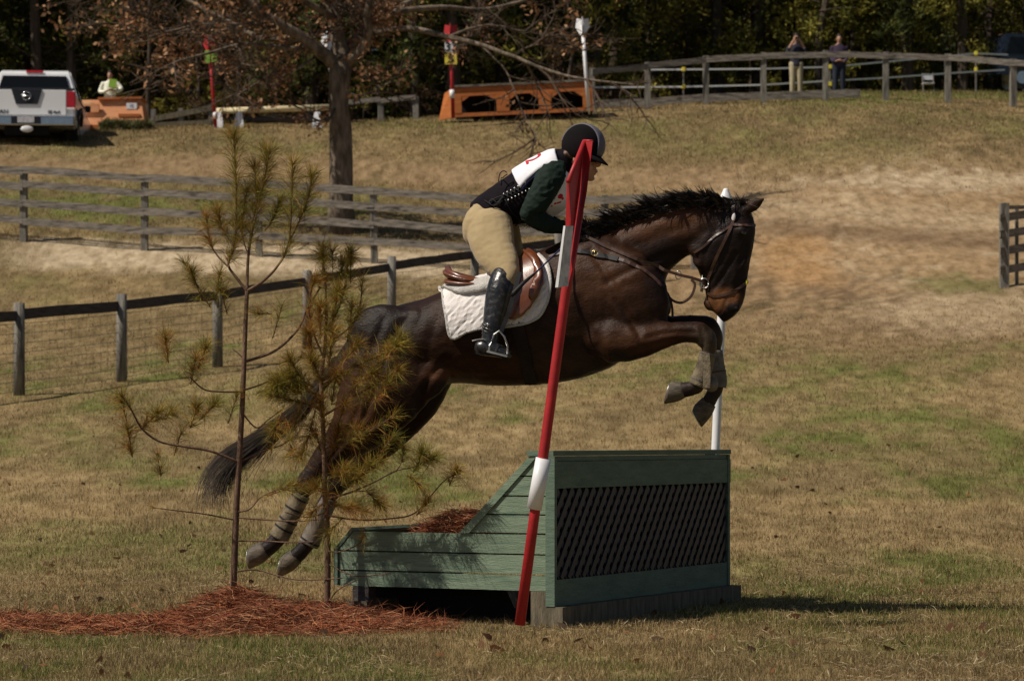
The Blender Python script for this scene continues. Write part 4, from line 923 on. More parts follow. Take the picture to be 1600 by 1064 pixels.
bk = [(803,270),(818,258),(836,247),(852,240),(866,235)]; ck = [(828,306),(840,296),(858,282),(868,272),(879,262)]
part('bib_trim', cover(bk, [1.50,1.42,1.40,1.46,1.7], .003, .008, 1, ck), M['navy'], rider, world=True, smooth=True)
part('bib', cover([(804,269.5)]+bk[1:4]+[(868,234.5)], [1.36,1.30,1.28,1.34,1.6], .010, .006, 1, ck), M['bib'], rider, world=True, smooth=True)
fk = [(893,276),(892,296),(880,320),(860,336)]; cf = [(872,258),(864,280),(852,296),(842,306)]
part('front_bib_trim', cover(fk, [1.45,1.15,1.0,1.05], .003, .008, 1, cf), M['navy'], rider, world=True, smooth=True)
part('front_bib', cover(fk, [1.38,1.08,.92,.95], .010, .006, 1, cf), M['bib'], rider, world=True, smooth=True)
# number on the back
c0, c1 = HP(822, 256), HP(849, 242); tx = (c1-c0).normalized(); 
def on_bib(me, cen, extra=.022):
    for v in me.vertices:
        x, y = PX(v.co); 
        ct = cen; d = (v.co - ct).normalized(); h = vb.ray_cast(ct + d*.7, -d)
        if h[0]: v.co = h[0] + (h[1] if h[1].dot(d) > 0 else -h[1])*extra
    me.update(); return me
nrmv = (tx.cross(HN)); nrmv = nrmv if nrmv.z > 0 else -nrmv
mid = HP(839, 254) + HN*.12 + nrmv*.02
upv = tx; rt_ = upv.cross(nrmv)
mt = Matrix((rt_, upv, nrmv)).transposed().to_4x4(); mt.translation = mid
M['rednum'] = mat('red_print', (.55,.015,.03), rough=.7)
tm = text_mesh('2', .17, .001, mt)
bmt = bmesh.new(); bmt.from_mesh(tm); bmesh.ops.subdivide_edges(bmt, edges=[e for e in bmt.edges if e.calc_length() > .02], cuts=3, use_grid_fill=True); bmt.to_mesh(tm); bmt.free()
part('bib_number', on_bib(tm, HP(850, 288), .0195), M['rednum'], rider, world=True)
bm = bmesh.new()
for (x, y, r) in ((876,308,.020),(880,312,.012),(868,322,.010),(874,324,.010),(880,326,.010),(862,327,.008),(886,318,.010)):
    ct = HP(858, 290); q = HP(x, y, .14); d = (q-ct).normalized(); h = vb.ray_cast(ct+d*.7, -d)
    if h[0]: 
        n = h[1] if h[1].dot(d) > 0 else -h[1]; a = n.cross(UZ).normalized(); b = a.cross(n)
        blob(bm, h[0]+n*.015, r, .003, r*.8, .4, 10, (a, n, b))
part('bib_emblem', bm, M['rednum'], rider, world=True)
# laces, eyelets and cords on the vest side
bm = bmesh.new(); bm2 = bmesh.new()
def vs(x, y, off=.006):
    g = vb.ray_cast(CAM, (HP(x, y) - CAM).normalized())
    return (g[0] + g[1]*off) if g[0] else HP(x, y, .17)
for i in range(7):
    t = i/6; a = (788+t*34, 304-t*18); b = (795+t*33, 313-t*17)
    pa, pb2 = vs(*a, .008), vs(*b, .008); blob(bm2, pa, .007, .007, .007, 0, 8); blob(bm2, pb2, .007, .007, .007, 0, 8)
    if i < 6:
        na = vs(a[0]+34/6, a[1]-3, .009); nb = vs(b[0]+33/6, b[1]-17/6, .009); tube(bm, [pa, nb], .0035, 5); tube(bm, [pb2, na], .0035, 5)
for P in ([(788,306),(775,311),(766,318),(772,322),(784,316)], [(788,308),(778,318),(770,312),(764,320)], [(790,312),(800,330),(812,342),(806,350)], [(788,306),(772,322),(758,314)], [(792,270),(787,267),(781,272),(779,284)], [(793,272),(786,278),(783,290)]):
    tube(bm, [vs(x, y, .012) for x, y in crom(P, 4)], .0035, 5)
part('lacing', bm, M['strapblack'], rider, world=True, smooth=True)
part('eyelets', bm2, M['steel'], rider, world=True, smooth=True)
# helmet
bm = bmesh.new(); hc_ = HP(911, 228)
fr = (Vector((HH.x*math.cos(.25), HH.y*math.cos(.25), -math.sin(.25))), HN, Vector((HH.x*math.sin(.25), HH.y*math.sin(.25), math.cos(.25))))
_m = Matrix.Rotation(R(-20), 3, fr[2].normalized()); _f0 = _m @ fr[0].normalized(); _f1 = _m @ HN
if _f0.dot(HN) < 0: _m = Matrix.Rotation(R(20), 3, fr[2].normalized()); _f0 = _m @ fr[0].normalized(); _f1 = _m @ HN
fr = (_f0.normalized(), _f1.normalized(), fr[2].normalized())
hel = bmesh.new(); blob(hel, hc_, .127, .106, .123, 0, 48, fr)
cut_ = hc_ - fr[2]*.078
bmesh.ops.bisect_plane(hel, geom=hel.verts[:]+hel.edges[:]+hel.faces[:], plane_co=cut_, plane_no=(fr[2] + fr[0]*.12).normalized(), clear_inner=True)
inner = hc_
for v in hel.verts:
    d = v.co - hc_; 
r_ = bmesh.ops.solidify(hel, geom=hel.faces[:], thickness=.012)
part('helmet', hel, M['helmet'], rider, world=True, smooth=True)
bm = bmesh.new()   # raised grey band over the crown
for sgn in (0,):
    rows = []
    for i in range(33):
        a = R(-18) + (R(200))*i/32; 
        rowt = []; 
        for j in range(9):
            l = (j/8-.5)*.085*(1 if i > 3 else .7+.1*i)
            k = math.sqrt(max(0, 1-(l/.126)**2)); p = hc_ + fr[0]*.1445*k*math.cos(a) + fr[2]*.1405*k*math.sin(a) + fr[1]*l; rowt.append(p)
        rows.append(rowt)
    vt = [[bm.verts.new(p) for p in r] for r in rows]; vbm = [[bm.verts.new(hc_ + (p-hc_)*.93) for p in r] for r in rows]
    for i in range(32):
        for j in range(8): bm.faces.new((vt[i][j], vt[i+1][j], vt[i+1][j+1], vt[i][j+1])); bm.faces.new((vbm[i][j], vbm[i][j+1], vbm[i+1][j+1], vbm[i+1][j]))
        for j in (0, 8): bm.faces.new((vt[i][j], vt[i+1][j], vbm[i+1][j], vbm[i][j]))
    for i in (0, 32):
        for j in range(8): bm.faces.new((vt[i][j], vt[i][j+1], vbm[i][j+1], vbm[i][j]))
bmesh.ops.recalc_face_normals(bm, faces=bm.faces); part('helmet_band', bm, M['helmgrey'], rider, world=True, smooth=True)
bm = bmesh.new()   # peak
rows = []
for i in range(17):
    a = R(-62) + R(124)*i/16; d = fr[0]*math.cos(a)*.124 + fr[1]*math.sin(a)*.105; c = hc_ - fr[2]*.058; out = max(0, math.cos(a*1.35))**.8*.075
    q = c + d + (fr[0]*.93 - UZ*.38)*out; rows.append([bm.verts.new(c + d*.93 + fr[2]*.026), bm.verts.new(q + fr[2]*.004), bm.verts.new(q - fr[2]*.004), bm.verts.new(c + d*.9 - fr[2]*.012)])
for i in range(16):
    for j in range(4): bm.faces.new((rows[i][j], rows[i][(j+1)%4], rows[i+1][(j+1)%4], rows[i+1][j]))
bmesh.ops.recalc_face_normals(bm, faces=bm.faces); part('helmet_peak', bm, M['helmet'], rider, world=True, smooth=True)
bm = bmesh.new()
for s in (1, -1): ribbon(bm, [(HP(903,240,.088*s), HN*s), (HP(906,255,.086*s), HN*s), (HP(912,270,.068*s), HN*s), (HP(917,280,.03*s), HN*s), (HP(918,283,.0), HN*s)], .016, .003)
part('chin_strap', bm, M['strapblack'], rider, world=True)
bm = bmesh.new(); blob(bm, HP(888, 243), .045, .085, .045, .4); blob(bm, HP(880, 240), .03, .05, .035, .2)
for s in (1, -1): blob(bm, HP(893, 240, .062*s), .034, .022, .036, .5)
part('hair', fuse(bm, 'hair', .006, 2), M['hairbrown'], rider, world=True, smooth=True)
for s in (1, -1):   # gloves
    ox = 0 if s > 0 else 5; bm = bmesh.new(); cx, cy, lat = 894+ox, 359, .085*s
    blob(bm, HP(cx, cy, lat), .043, .027, .041, .3)
    for k in range(4):
        yy = cy - 6 + k*4.2; l = (.9, 1.0, .95, .8)[k]
        rl(bm, [(HP(cx+5, yy, lat+.017*s), HH*.0115, UZ*.012), (HP(cx+12*l, yy+1, lat+.006*s), HH*.011, UZ*.0115), (HP(cx+12*l, yy+2, lat-.019*s), HH*.0105, UZ*.011), (HP(cx+5, yy+2.5, lat-.027*s), HH*.0095, UZ*.0105)], 10, 4)
    rl(bm, [(HP(cx-2, cy-6, lat), HN*.0135, UZ*.0135), (HP(cx+6, cy-9, lat-.014*s), HN*.012, UZ*.012), (HP(cx+13, cy-8.5, lat-.016*s), HN*.0105, UZ*.0105)], 10, 4)
    part('glove', fuse(bm, 'glove', .0035, 1), M['strapblack'], rider, world=True, smooth=True)
cr = thing('riding_crop', 'thin blue-black riding crop held by the rider along the saddle', 'riding crop', tuple(HP(874, 391, .3)))
bm = bmesh.new(); tube(bm, [HP(892, 366, .16), HP(874, 391, .30), HP(835, 428, .46)], .0055, 8); part('shaft', bm, M['navy'], cr, world=True, smooth=True)
bm = bmesh.new(); tube(bm, [HP(835, 428, .46), HP(818, 442, .50), HP(803, 458, .53), HP(799, 463, .53)], [.007, .012, .016, .010], 8); part('keeper', bm, M['strapblack'], cr, world=True, smooth=True)
# ================================================================ FENCES
def fence_post(bm, p, h, w, lean=0):
    box(bm, (-w/2, -w/2, -.15), (w/2, w/2, h), Matrix.Translation(p) @ Matrix.Rotation(lean, 4, 'Y') @ Matrix.Rotation(random.uniform(-.15,.15), 4, 'Z'), bev=.008)
def board(bm, a, b, h=.14, th=.03, segs=6, sag=.012):
    a = Vector(a); b = Vector(b); d = (b-a); nrm = Vector((d.y, -d.x, 0)).normalized(); ph = random.random()*6
    rows = []
    for i in range(segs+1):
        t = i/segs; c = a + d*t + UZ*(math.sin(t*3.14+ph*.3)*sag + random.uniform(-.004,.004)); hh = h/2 + random.uniform(-.005,.005)
        rows.append([bm.verts.new(c + nrm*th/2 - UZ*hh), bm.verts.new(c + nrm*th/2 + UZ*hh), bm.verts.new(c - nrm*th/2 + UZ*hh), bm.verts.new(c - nrm*th/2 - UZ*hh)])
    for i in range(segs):
        for j in range(4): bm.faces.new((rows[i][j], rows[i+1][j], rows[i+1][(j+1)%4], rows[i][(j+1)%4]))
    bm.faces.new(rows[0][::-1]); bm.faces.new(rows[-1]); bmesh.ops.recalc_face_normals(bm, faces=bm.faces); return bm
# weathered four-rail fence
f1 = thing('board_fence', 'weathered grey four-rail board fence crossing the slope behind the horse and pines', 'fence', G(226, 56))
pxs1 = [-142, 37, 226, 405, 585, 765, 945, 1085]
base1 = [G(x, 56 - (x-226)*.0023) for x in pxs1]
for p in base1: 
    bm = bmesh.new(); fence_post(bm, p, 1.56, .14, random.uniform(-.015,.015)); part('post', bm, M['oldwood_v'], f1, world=True)
for i in range(len(base1)-1):
    a, b = base1[i], base1[i+1]
    for k, z in enumerate((.42, .80, 1.16, 1.47)):
        bm = bmesh.new(); o = Vector((0, -.095, 0)); board(bm, a+o+UZ*(z+random.uniform(-.03,.03)), b+o+UZ*(z+random.uniform(-.03,.03)) - Vector((.006,0,0)), .155); part('rail', bm, M['oldwood'], f1, world=True)
# gate panel at right
f2 = thing('board_fence', 'short grey board fence end at the right edge beside the sandy track', 'fence', G(1570, 48))
gp = [G(1569, 48), G(1730, 49.5)]
for p in gp: bm = bmesh.new(); fence_post(bm, p, 1.5, .16); part('post', bm, M['oldwood_v'], f2, world=True)
for z in (.28, .62, .92, 1.22): bm = bmesh.new(); board(bm, gp[0]+Vector((-.10,-.125,z)), gp[1]+Vector((0,-.125,z)), .15); part('rail', bm, M['oldwood'], f2, world=True)
bm = bmesh.new(); beam(bm, gp[0]+Vector((.1,-.05,1.42)), gp[1]+Vector((0,-.05,1.15)), .04, .07); part('brace', bm, M['oldwood'], f2, world=True)
for t in (.12, .3, .5): 
    q = gp[0].lerp(gp[1], t); bm = bmesh.new(); fence_post(bm, q+Vector((0,.02,0)), 1.36, .06); part('picket', bm, M['oldwood_v'], f2, world=True)
# wire fence with dark top rail
f3 = thing('wire_fence', 'post and wire mesh fence with one dark top rail rising from the left edge', 'fence', G(190, 39.8))
ks = [(-130,36.2),(30,38.4),(190,40.4),(340,42.9),(480,45.4),(612,47.6),(742,49.6),(872,51.2),(985,52.5)]
pb3 = [G(*k) for k in ks]
for p in pb3: bm = bmesh.new(); tube(bm, [p-UZ*.1, p+UZ*.7, p+UZ*1.32], [.085,.08,.078], 10); part('post', bm, M['oldwood_v'], f3, world=True, smooth=True)
for a, b in zip(pb3[:-1], pb3[1:]):
    bm = bmesh.new(); board(bm, a+Vector((.03,.09,1.15)), b+Vector((.03,.09,1.15)), .15); part('top_rail', bm, M['darkwood'], f3, world=True)
bm = bmesh.new()
for a, b in zip(pb3[:-1], pb3[1:]):
    for z in np.linspace(.06, 1.02, 8):
        m = (a+b)/2; zz = gz(m.x, m.y); m = Vector((m.x, m.y, max(zz, (a.z+b.z)/2-.04)))
        tube(bm, [a+UZ*z, m+UZ*(z+random.uniform(-.015,.015)), b+UZ*z], .0042, 4)
    L = (b-a).length; n = int(L/.16)
    for i in range(1, n): p = a.lerp(b, i/n); tube(bm, [p+UZ*.06, p+UZ*1.02], .0018, 3)
part('wire_mesh', bm, M['wire'], f3, world=True)
# hilltop fence
f4 = thing('rail_fence', 'long grey single-rail fence curving over the hilltop before the pines and spectators', 'fence', G(1103, 76))
hx = [(925,74.5),(1012,75.5),(1103,76),(1193,76),(1290,76),(1384,76),(1481,76),(1583,75.5),(1690,75)]
tops = [107,98,88,83,80,82,85,93,101]
pb4 = [G(*k) for k in hx]
pt4 = [PT(k[0], t, k[1]) for k, t in zip(hx, tops)]
for i, (p, q) in enumerate(zip(pb4, pt4)):
    bm = bmesh.new(); fence_post(bm, p, q.z-p.z, .17); part('post', bm, M['oldwood_v'], f4, world=True)
for i in range(len(pt4)-1):
    bm = bmesh.new(); board(bm, pt4[i]+Vector((0,-.11,-.12)), pt4[i+1]+Vector((-.006,-.11,-.12)), .17); part('rail', bm, M['oldwood'], f4, world=True)
for (a, b) in ((925,1012),(1012,1103),(1103,1193),(1193,1290),(1290,1345)):
    bm = bmesh.new(); board(bm, G(a, 76.6)+UZ*.14, G(b-1, 76.6)+UZ*.17, .22); part('base_board', bm, M['oldwood'], f4, world=True)
f5 = thing('rail_fence', 'short grey rail fence between the oak trunk and the orange wooden jump', 'fence', G(595, 75))
for x in (540, 595, 650): bm = bmesh.new(); fence_post(bm, G(x, 75), .62, .16); part('post', bm, M['oldwood_v'], f5, world=True)
for a, b in ((540,595),(595,650)): bm = bmesh.new(); board(bm, G(a,74.9)+UZ*.56, G(b-.5,74.9)+UZ*.62, .14); part('rail', bm, M['oldwood'], f5, world=True)
f6 = thing('rail_fence', 'low brown rail fence between the pale wooden jump and the red flag pole', 'fence', G(283, 75))
for x in (240, 283, 330): bm = bmesh.new(); fence_post(bm, G(x, 75), .5, .15); part('post', bm, M['oldwood_v'], f6, world=True)
bm = bmesh.new(); board(bm, G(240,74.9)+UZ*.22, G(331,74.9)+UZ*.52, .16); part('rail', bm, M['rawwood'], f6, world=True)
bm = bmesh.new(); board(bm, G(240,74.9)+UZ*.05, G(331,74.9)+UZ*.12, .12); part('rail', bm, M['rawwood'], f6, world=True)
# electric tape fence behind the hilltop
f7 = thing('tape_fence', 'white electric tape fence with yellow insulators behind the hilltop rail', 'fence', G(1068, 78))
l1 = [(925,110,78),(1068,109,78.2),(1193,108,78.5),(1297,105,79),(1384,97,80),(1525,84,82),(1575,86,82.5)]
l2 = [(925,137,78),(1068,136,78.2),(1193,133,78.5),(1290,127,79),(1384,122,80),(1481,115,81),(1570,109.5,82)]
for L_ in (l1, l2):
    bm = bmesh.new()
    for a, b in zip(L_[:-1], L_[1:]): beam(bm, PT(*a), PT(*b), .012, .045)
    part('tape', bm, M['tape'], f7, world=True)
for (x, y, D) in ((1068,109,78.2),(1297,105,79),(1525,84,82)):
    g = G(x, D); bm = bmesh.new(); tube(bm, [g-UZ*.1, Vector((g.x, g.y, PT(x, y, D).z+.05))], .025, 6); part('post', bm, M['wire'], f7, world=True)
    for yy in ((y, y+27) if x < 1400 else (y, y+25)): bm = bmesh.new(); box(bm, Vector(PT(x, yy, D))-Vector((.05,.06,.06)), Vector(PT(x, yy, D))+Vector((.05,.02,.06)), bev=.012); part('insulator', bm, M['yellow'], f7, world=True)

# ================================================================ FAR JUMPS
# orange jump with three openings
D0 = 73; cz0 = G(808, D0); oj = thing('cross_country_jump', 'orange-brown wooden jump with three dark arched openings before the pines', 'jump', (cz0.x, D0, PT(808, 179, D0).z), (0, -.046, 0))
W2 = 2.02
bm = bmesh.new()
for z0, z1 in ((0, .10), (.56, .68), (.685, .80)): box(bm, (-W2+.3, 0, z0), (W2, .06, z1))
part('front_board', bm, M['orange'], oj)
xsO = [-W2+.3, -1.50, -.55, -.20, .60, .95, 1.80, W2]
for a, b in ((0,1),(2,3),(4,5),(6,7)): bm = bmesh.new(); box(bm, (xsO[a], -.01, .10), (xsO[b], .055, .56)); part('upright', bm, M['orange'], oj)
for a, b in ((1,2),(3,4),(5,6)):
    x0, x1 = xsO[a], xsO[b]
    for s, x in ((1, x0), (-1, x1)):
        bm = bmesh.new(); A = [bm.verts.new((x, .004, .56)), bm.verts.new((x + s*.24, .004, .56)), bm.verts.new((x, .004, .40))]; B = [bm.verts.new(v.co + Vector((0,.045,0))) for v in A]
        bm.faces.new(A); bm.faces.new(B[::-1])
        for i in range(3): bm.faces.new((A[i], B[i], B[(i+1)%3], A[(i+1)%3]))
        bmesh.ops.recalc_face_normals(bm, faces=bm.faces); part('corner_brace', bm, M['orange'], oj)
bm = bmesh.new(); box(bm, (-W2+.34, .9, 0), (W2-.05, .95, .8)); part('shaded_back_panel', bm, M['black'], oj)  # black back, painting the shade inside the three openings
bm = bmesh.new()
for s in (0,):
    vs_ = [(-W2+.3, 0, .80), (-W2+.3, 0, 0), (-W2-.12, .5, 0), (-W2+.06, .5, .72)]
    A = [bm.verts.new(v) for v in vs_]; B = [bm.verts.new(Vector(v)+Vector((.05,.04,0))) for v in vs_]; bm.faces.new(A); bm.faces.new(B[::-1])
    for i in range(4): bm.faces.new((A[i], B[i], B[(i+1)%4], A[(i+1)%4]))
bmesh.ops.recalc_face_normals(bm, faces=bm.faces); part('side_panel', bm, M['orange'], oj)
bm = bmesh.new(); box(bm, (W2+.003, .0, 0), (W2+.05, .95, .80)); part('side_panel', bm, M['orange'], oj)
bm = bmesh.new(); box(bm, (-W2+.22, -.05, -.03), (W2+.06, 1.0, .03), Matrix.Translation((0,0,.835)) @ Matrix.Rotation(.10, 4, 'X')); part('roof_board', bm, M['oldwood'], oj)
# pale orange jump behind the truck
D1 = 72; g1 = G(178, D1); pj = thing('cross_country_jump', 'broad pale orange wooden table jump with white number sign, beside the white truck', 'jump', (g1.x, D1, PT(178, 204, D1).z))
def frustum(bm, b, t):   # (x0,x1,y0,y1,z)
    A = [bm.verts.new((x, y, b[4])) for x, y in ((b[0],b[2]),(b[1],b[2]),(b[1],b[3]),(b[0],b[3]))]; B = [bm.verts.new((x, y, t[4])) for x, y in ((t[0],t[2]),(t[1],t[2]),(t[1],t[3]),(t[0],t[3]))]
    bm.faces.new(A[::-1]); bm.faces.new(B)
    for i in range(4): bm.faces.new((A[i], A[(i+1)%4], B[(i+1)%4], B[i]))
    bmesh.ops.recalc_face_normals(bm, faces=bm.faces)
bm = bmesh.new(); frustum(bm, (-1.5, .85, 0, 1.4, 0), (-1.35, .68, .35, 1.1, .86)); part('front_panel', bm, M['orange2'], pj)
bm = bmesh.new(); box(bm, (-1.6, -.07, -.1), (.98, .0, .14)); part('base_board', bm, M['orange'], pj)
bm = bmesh.new(); box(bm, (-.45, .22, .862), (.74, 1.2, .92), Matrix.Rotation(-.02, 4, 'Y')); part('top_board', bm, M['orange'], pj)
bm = bmesh.new(); box(bm, (-1.5, .10, .50), (-.42, .20, .72)); part('front_rail', bm, M['orange2'], pj)
bm = bmesh.new(); box(bm, (-1.5, .18, .72), (-.62, .9, .77)); part('side_top', bm, M['cream'], pj)
bm = bmesh.new(); box(bm, (.10, .12, .38), (.68, .22, .46)); part('front_rail', bm, M['orange'], pj)
bm = bmesh.new(); box(bm, (.30, .225, .60), (.58, .245, .76)); sg = part('number_sign', bm, M['white'], pj)
mt = Matrix.Translation((.44, .222, .68)) @ Matrix.Rotation(R(90), 4, 'X'); o = part('sign_text', text_mesh('15', .12, .002, mt), M['navy'], sg)
# pale rail jump with white feet
rj = thing('rail_jump', 'pale yellow rail on white blocks running beneath the oak leaves', 'jump', G(420, 73))
ga = PT(338, 174, 73); gb_ = PT(520, 168, 73)
bm = bmesh.new(); tube(bm, [ga, gb_], .085, 12); part('rail', bm, M['cream'], rj, world=True, smooth=True)
bm = bmesh.new(); tube(bm, [PT(345,188,73.1), PT(515,186,73.1)], .09, 10); part('ground_rail', bm, M['darkwood'], rj, world=True, smooth=True)
for x in (342, 374, 496):
    q = G(x, 72.8); bm = bmesh.new(); frustum(bm, (q.x-.16, q.x+.14, q.y-.1, q.y+.2, q.z-.05), (q.x-.08, q.x+.06, q.y, q.y+.12, PT(x, 175, 72.8).z)); part('block', bm, M['white'], rj, world=True)
bp = tag(part('brush_pile', join_raw('brush_pile', [needles(np.array([tuple(G(x, 71.2 + random.random()*.5)+UZ*random.random()*.18) for x in np.random.default_rng(1).uniform(158, 235, 300)]), np.tile([0,0,.6],(300,1)), 8, .22, .02, [(.10,.12,.04),(.16,.13,.06),(.07,.08,.03)], .8)]), M['leaf']), 'low heap of cut green brush at the foot of the pale orange jump', 'brush')

def far_flag(label, base, top, m, plates=(), D=73, sleeves=()):
    b = PT(*base, D); t = PT(*top, D); o = thing('flag_pole', label, 'flag pole', b, group='flag poles marking the far jumps')
    bm = bmesh.new(); tube(bm, [b-UZ*.05, t], .05, 10); part('pole', bm, m, o, world=True, smooth=True)
    for k in range(3):
        a = k*2.094+.4; bm = bmesh.new(); d = Vector((math.cos(a), math.sin(a), 0)); w_ = .20
        A = [t+d*.02+UZ*.16, t+d*(w_*.9)+UZ*.20, t+d*w_*1.1-UZ*.05, t+d*.05-UZ*.28]; nn = Vector((-d.y, d.x, 0)); quad_slab(bm, A, .02, nn); part('flag', bm, m, o, world=True)
    for (x0, y0, x1, y1, pm, txt) in plates:
        bm = bmesh.new(); box(bm, PT(x0, y1, D-.09), Vector(PT(x1, y0, D-.09))+Vector((0,.02,0))); pl = part('number_plate', bm, pm, o, world=True)
        if txt:
            mt = Matrix.Translation(PT((x0+x1)/2, (y0+y1)/2, D-.10)) @ Matrix.Rotation(R(90), 4, 'X'); me_ = text_mesh(txt, .34, .003, mt); me_.transform(Matrix.Translation(-b)); part('plate_number', me_, M['black'], pl)
    for (x0, y0, x1, y1) in sleeves: bm = bmesh.new(); tube(bm, [PT(x0, y0, D), PT(x1, y1, D)], .068, 12); part('sleeve', bm, M['white'], o, world=True, smooth=True)
    return o
far_flag('far red flag pole with green plate left of the pale rail jump', (337, 198), (327, 66), M['red'], [(320,79,328,99,M['lime'],None),(330,80,340,97,M['lime'],None)], 72.5, [(337,186,336.2,176)])
far_flag('far red flag pole with white and yellow number plates, left of the orange jump', (708, 182), (704, 50), M['red'], [(695,66,714,82,M['white'],'33'),(695,83,714,101,M['yellow'],'5')], 72, [(706.6,154,706.2,141)])
far_flag('tall white flag pole at the right end of the orange jump', (920, 171), (910, 40), M['white'], (), 72.3)
far_flag('white flag pole mostly hidden behind the oak trunk, only its top showing', (524, 180), (512, 62), M['white'], (), 74)

# ================================================================ TRUCK (local: x right, y forward = away from camera, z up)
M['truckwhite'] = mat('truck_paint', (.80,.80,.81), (.84,.84,.85), scale=2, rough=.25, spec=.5, coat=.5)
M['glass'] = mat('dark_glass', (.006,.007,.008), rough=.12, spec=.25)
M['chrome'] = mat('chrome', (.5,.5,.5), (.62,.62,.62), rough=.22, metal=1)
M['tyre'] = mat('tyre', (.012,.012,.012), (.025,.024,.022), rough=.9)
M['tail'] = mat('tail_light', (.35,.008,.012), (.5,.01,.02), rough=.15, spec=.6)
M['plastic'] = mat('dark_plastic', (.02,.022,.03), rough=.4)
TD = 66; tx0 = (42-800)/F*TD; tz = PT(43, 229, TD).z
tr = thing('pickup_truck', 'white pickup truck with red tail lights seen from behind at the left edge', 'truck', (tx0, TD, tz), (R(-1), 0, R(4.8)))
tr.scale = (1.2, 1.2, 1.2)
def side_prof(bm, prof, xw, xtop=None):
    """profile (y,z,halfwidth) closed loop extruded across x"""
    A = [bm.verts.new((-h, y, z)) for y, z, h in prof]; B = [bm.verts.new((h, y, z)) for y, z, h in prof]; n = len(prof)
    bm.faces.new(A); bm.faces.new(B[::-1])
    for i in range(n): bm.faces.new((A[i], B[i], B[(i+1)%n], A[(i+1)%n]))
    bmesh.ops.recalc_face_normals(bm, faces=bm.faces)
    bmesh.ops.bevel(bm, geom=bm.edges[:], offset=.035, segments=3, affect='EDGES'); return bm
hw = 1.0
bm = bmesh.new(); side_prof(bm, [(0,.62,hw-.02),(0,1.16,hw-.04),(5.2,1.16,hw-.04),(5.6,1.05,hw-.1),(5.65,.5,hw-.05),(.1,.42,hw-.03)], 0)
part('body', bm, M['truckwhite'], tr, smooth=False)
bm = bmesh.new(); side_prof(bm, [(1.55,1.12,hw-.06),(1.72,1.80,hw-.26),(1.95,1.86,hw-.28),(3.2,1.84,hw-.28),(3.9,1.15,hw-.08)], 0); part('cab', bm, M['truckwhite'], tr)
bm = bmesh.new()
for h in (0,):
    q = [(-.80,1.575,1.22),(.80,1.575,1.22),(.66,1.69,1.70),(-.66,1.69,1.70)]; A = [bm.verts.new(v) for v in q]; B = [bm.verts.new((x, y+.03, z)) for x, y, z in q]; bm.faces.new(A); bm.faces.new(B[::-1])
    for i in range(4): bm.faces.new((A[i], B[i], B[(i+1)%4], A[(i+1)%4]))
for v in bm.verts: v.co.y -= .035
bmesh.ops.recalc_face_normals(bm, faces=bm.faces); part('rear_window', bm, M['glass'], tr)
for s in (1, -1):
    bm = bmesh.new(); q = [(s*.955,1.75,1.2),(s*.955,3.7,1.2),(s*.735,3.15,1.76),(s*.735,1.95,1.76)]; A = [bm.verts.new(v) for v in q]; B = [bm.verts.new((x-s*.03, y, z)) for x, y, z in q]; bm.faces.new(A); bm.faces.new(B[::-1])
    for i in range(4): bm.faces.new((A[i], B[i], B[(i+1)%4], A[(i+1)%4]))
    bmesh.ops.recalc_face_normals(bm, faces=bm.faces); part('side_window', bm, M['glass'], tr)
bm = bmesh.new(); box(bm, (-.18,1.685,1.77), (.18,1.73,1.82), bev=.01); part('brake_light', bm, M['tail'], tr)
bm = bmesh.new(); box(bm, (-.80,-.035,.64), (.80,-.003,1.16), bev=.012); tg = part('tailgate', bm, M['truckwhite'], tr)
bm = bmesh.new(); box(bm, (-.97,-.02,1.165), (.97,.08,1.20), bev=.01); part('tailgate_cap', bm, M['plastic'], tr)
bm = bmesh.new(); frustum(bm, (-.22,.22,-.055,-.034,.86), (-.31,.31,-.055,-.034,1.155)); part('handle_panel', bm, M['plastic'], tg)
bm = bmesh.new(); ringm(bm, Vector((0,-.062,1.03)), .085, .085, .012, (Vector((1,0,0)), Vector((0,1,0)), UZ)); box(bm, (-.10,-.075,1.012), (.10,-.055,1.048)); part('emblem', bm, M['chrome'], tg, smooth=True)
for s in (1, -1): bm = bmesh.new(); box(bm, (s*.90-.095,-.03,.78), (s*.90+.085,.06,1.13), bev=.015); part('tail_light', bm, M['tail'], tr)
for s in (1, -1): bm = bmesh.new(); box(bm, (s*.90-.09,-.035,.76), (s*.90+.08,-.0,.80), bev=.01); part('reversing_light', bm, M['white'], tr)
bm = bmesh.new(); box(bm, (-.98,-.20,.40), (.98,.0,.60), bev=.03); part('bumper', bm, M['chrome'], tr)
bm = bmesh.new(); box(bm, (-.30,-.215,.44), (.30,-.197,.59), bev=.005); part('bumper_recess', bm, M['plastic'], tr)
bm = bmesh.new(); box(bm, (-.17,-.225,.455), (.17,-.213,.58), bev=.004); part('licence_plate', bm, M['plate'], tr)
bm = bmesh.new(); blob(bm, Vector((.02,-.20,.33)), .13, .03, .07, 0, 16, (Vector((1,0,0)), Vector((0,1,0)), UZ)); part('hitch_cover', bm, M['white'], tr, smooth=True)
bm = bmesh.new(); box(bm, (-.45,-.1,.22), (.45,.3,.41), bev=.03); part('underbody', bm, M['black'], tr)
for (s, t, sz) in ((-.55, 'TITAN', .12), (.55, 'SE 4x4', .09)):
    part('badge', text_mesh(t, sz, .004, Matrix.Translation((s,-.040,.70)) @ Matrix.Rotation(R(90), 4, 'X')), M['plastic'], tg)
bm = bmesh.new(); box(bm, (-.72,1.545,1.24), (-.62,1.555,1.38), bev=.01); part('window_sticker', bm, M['plate'], tr)
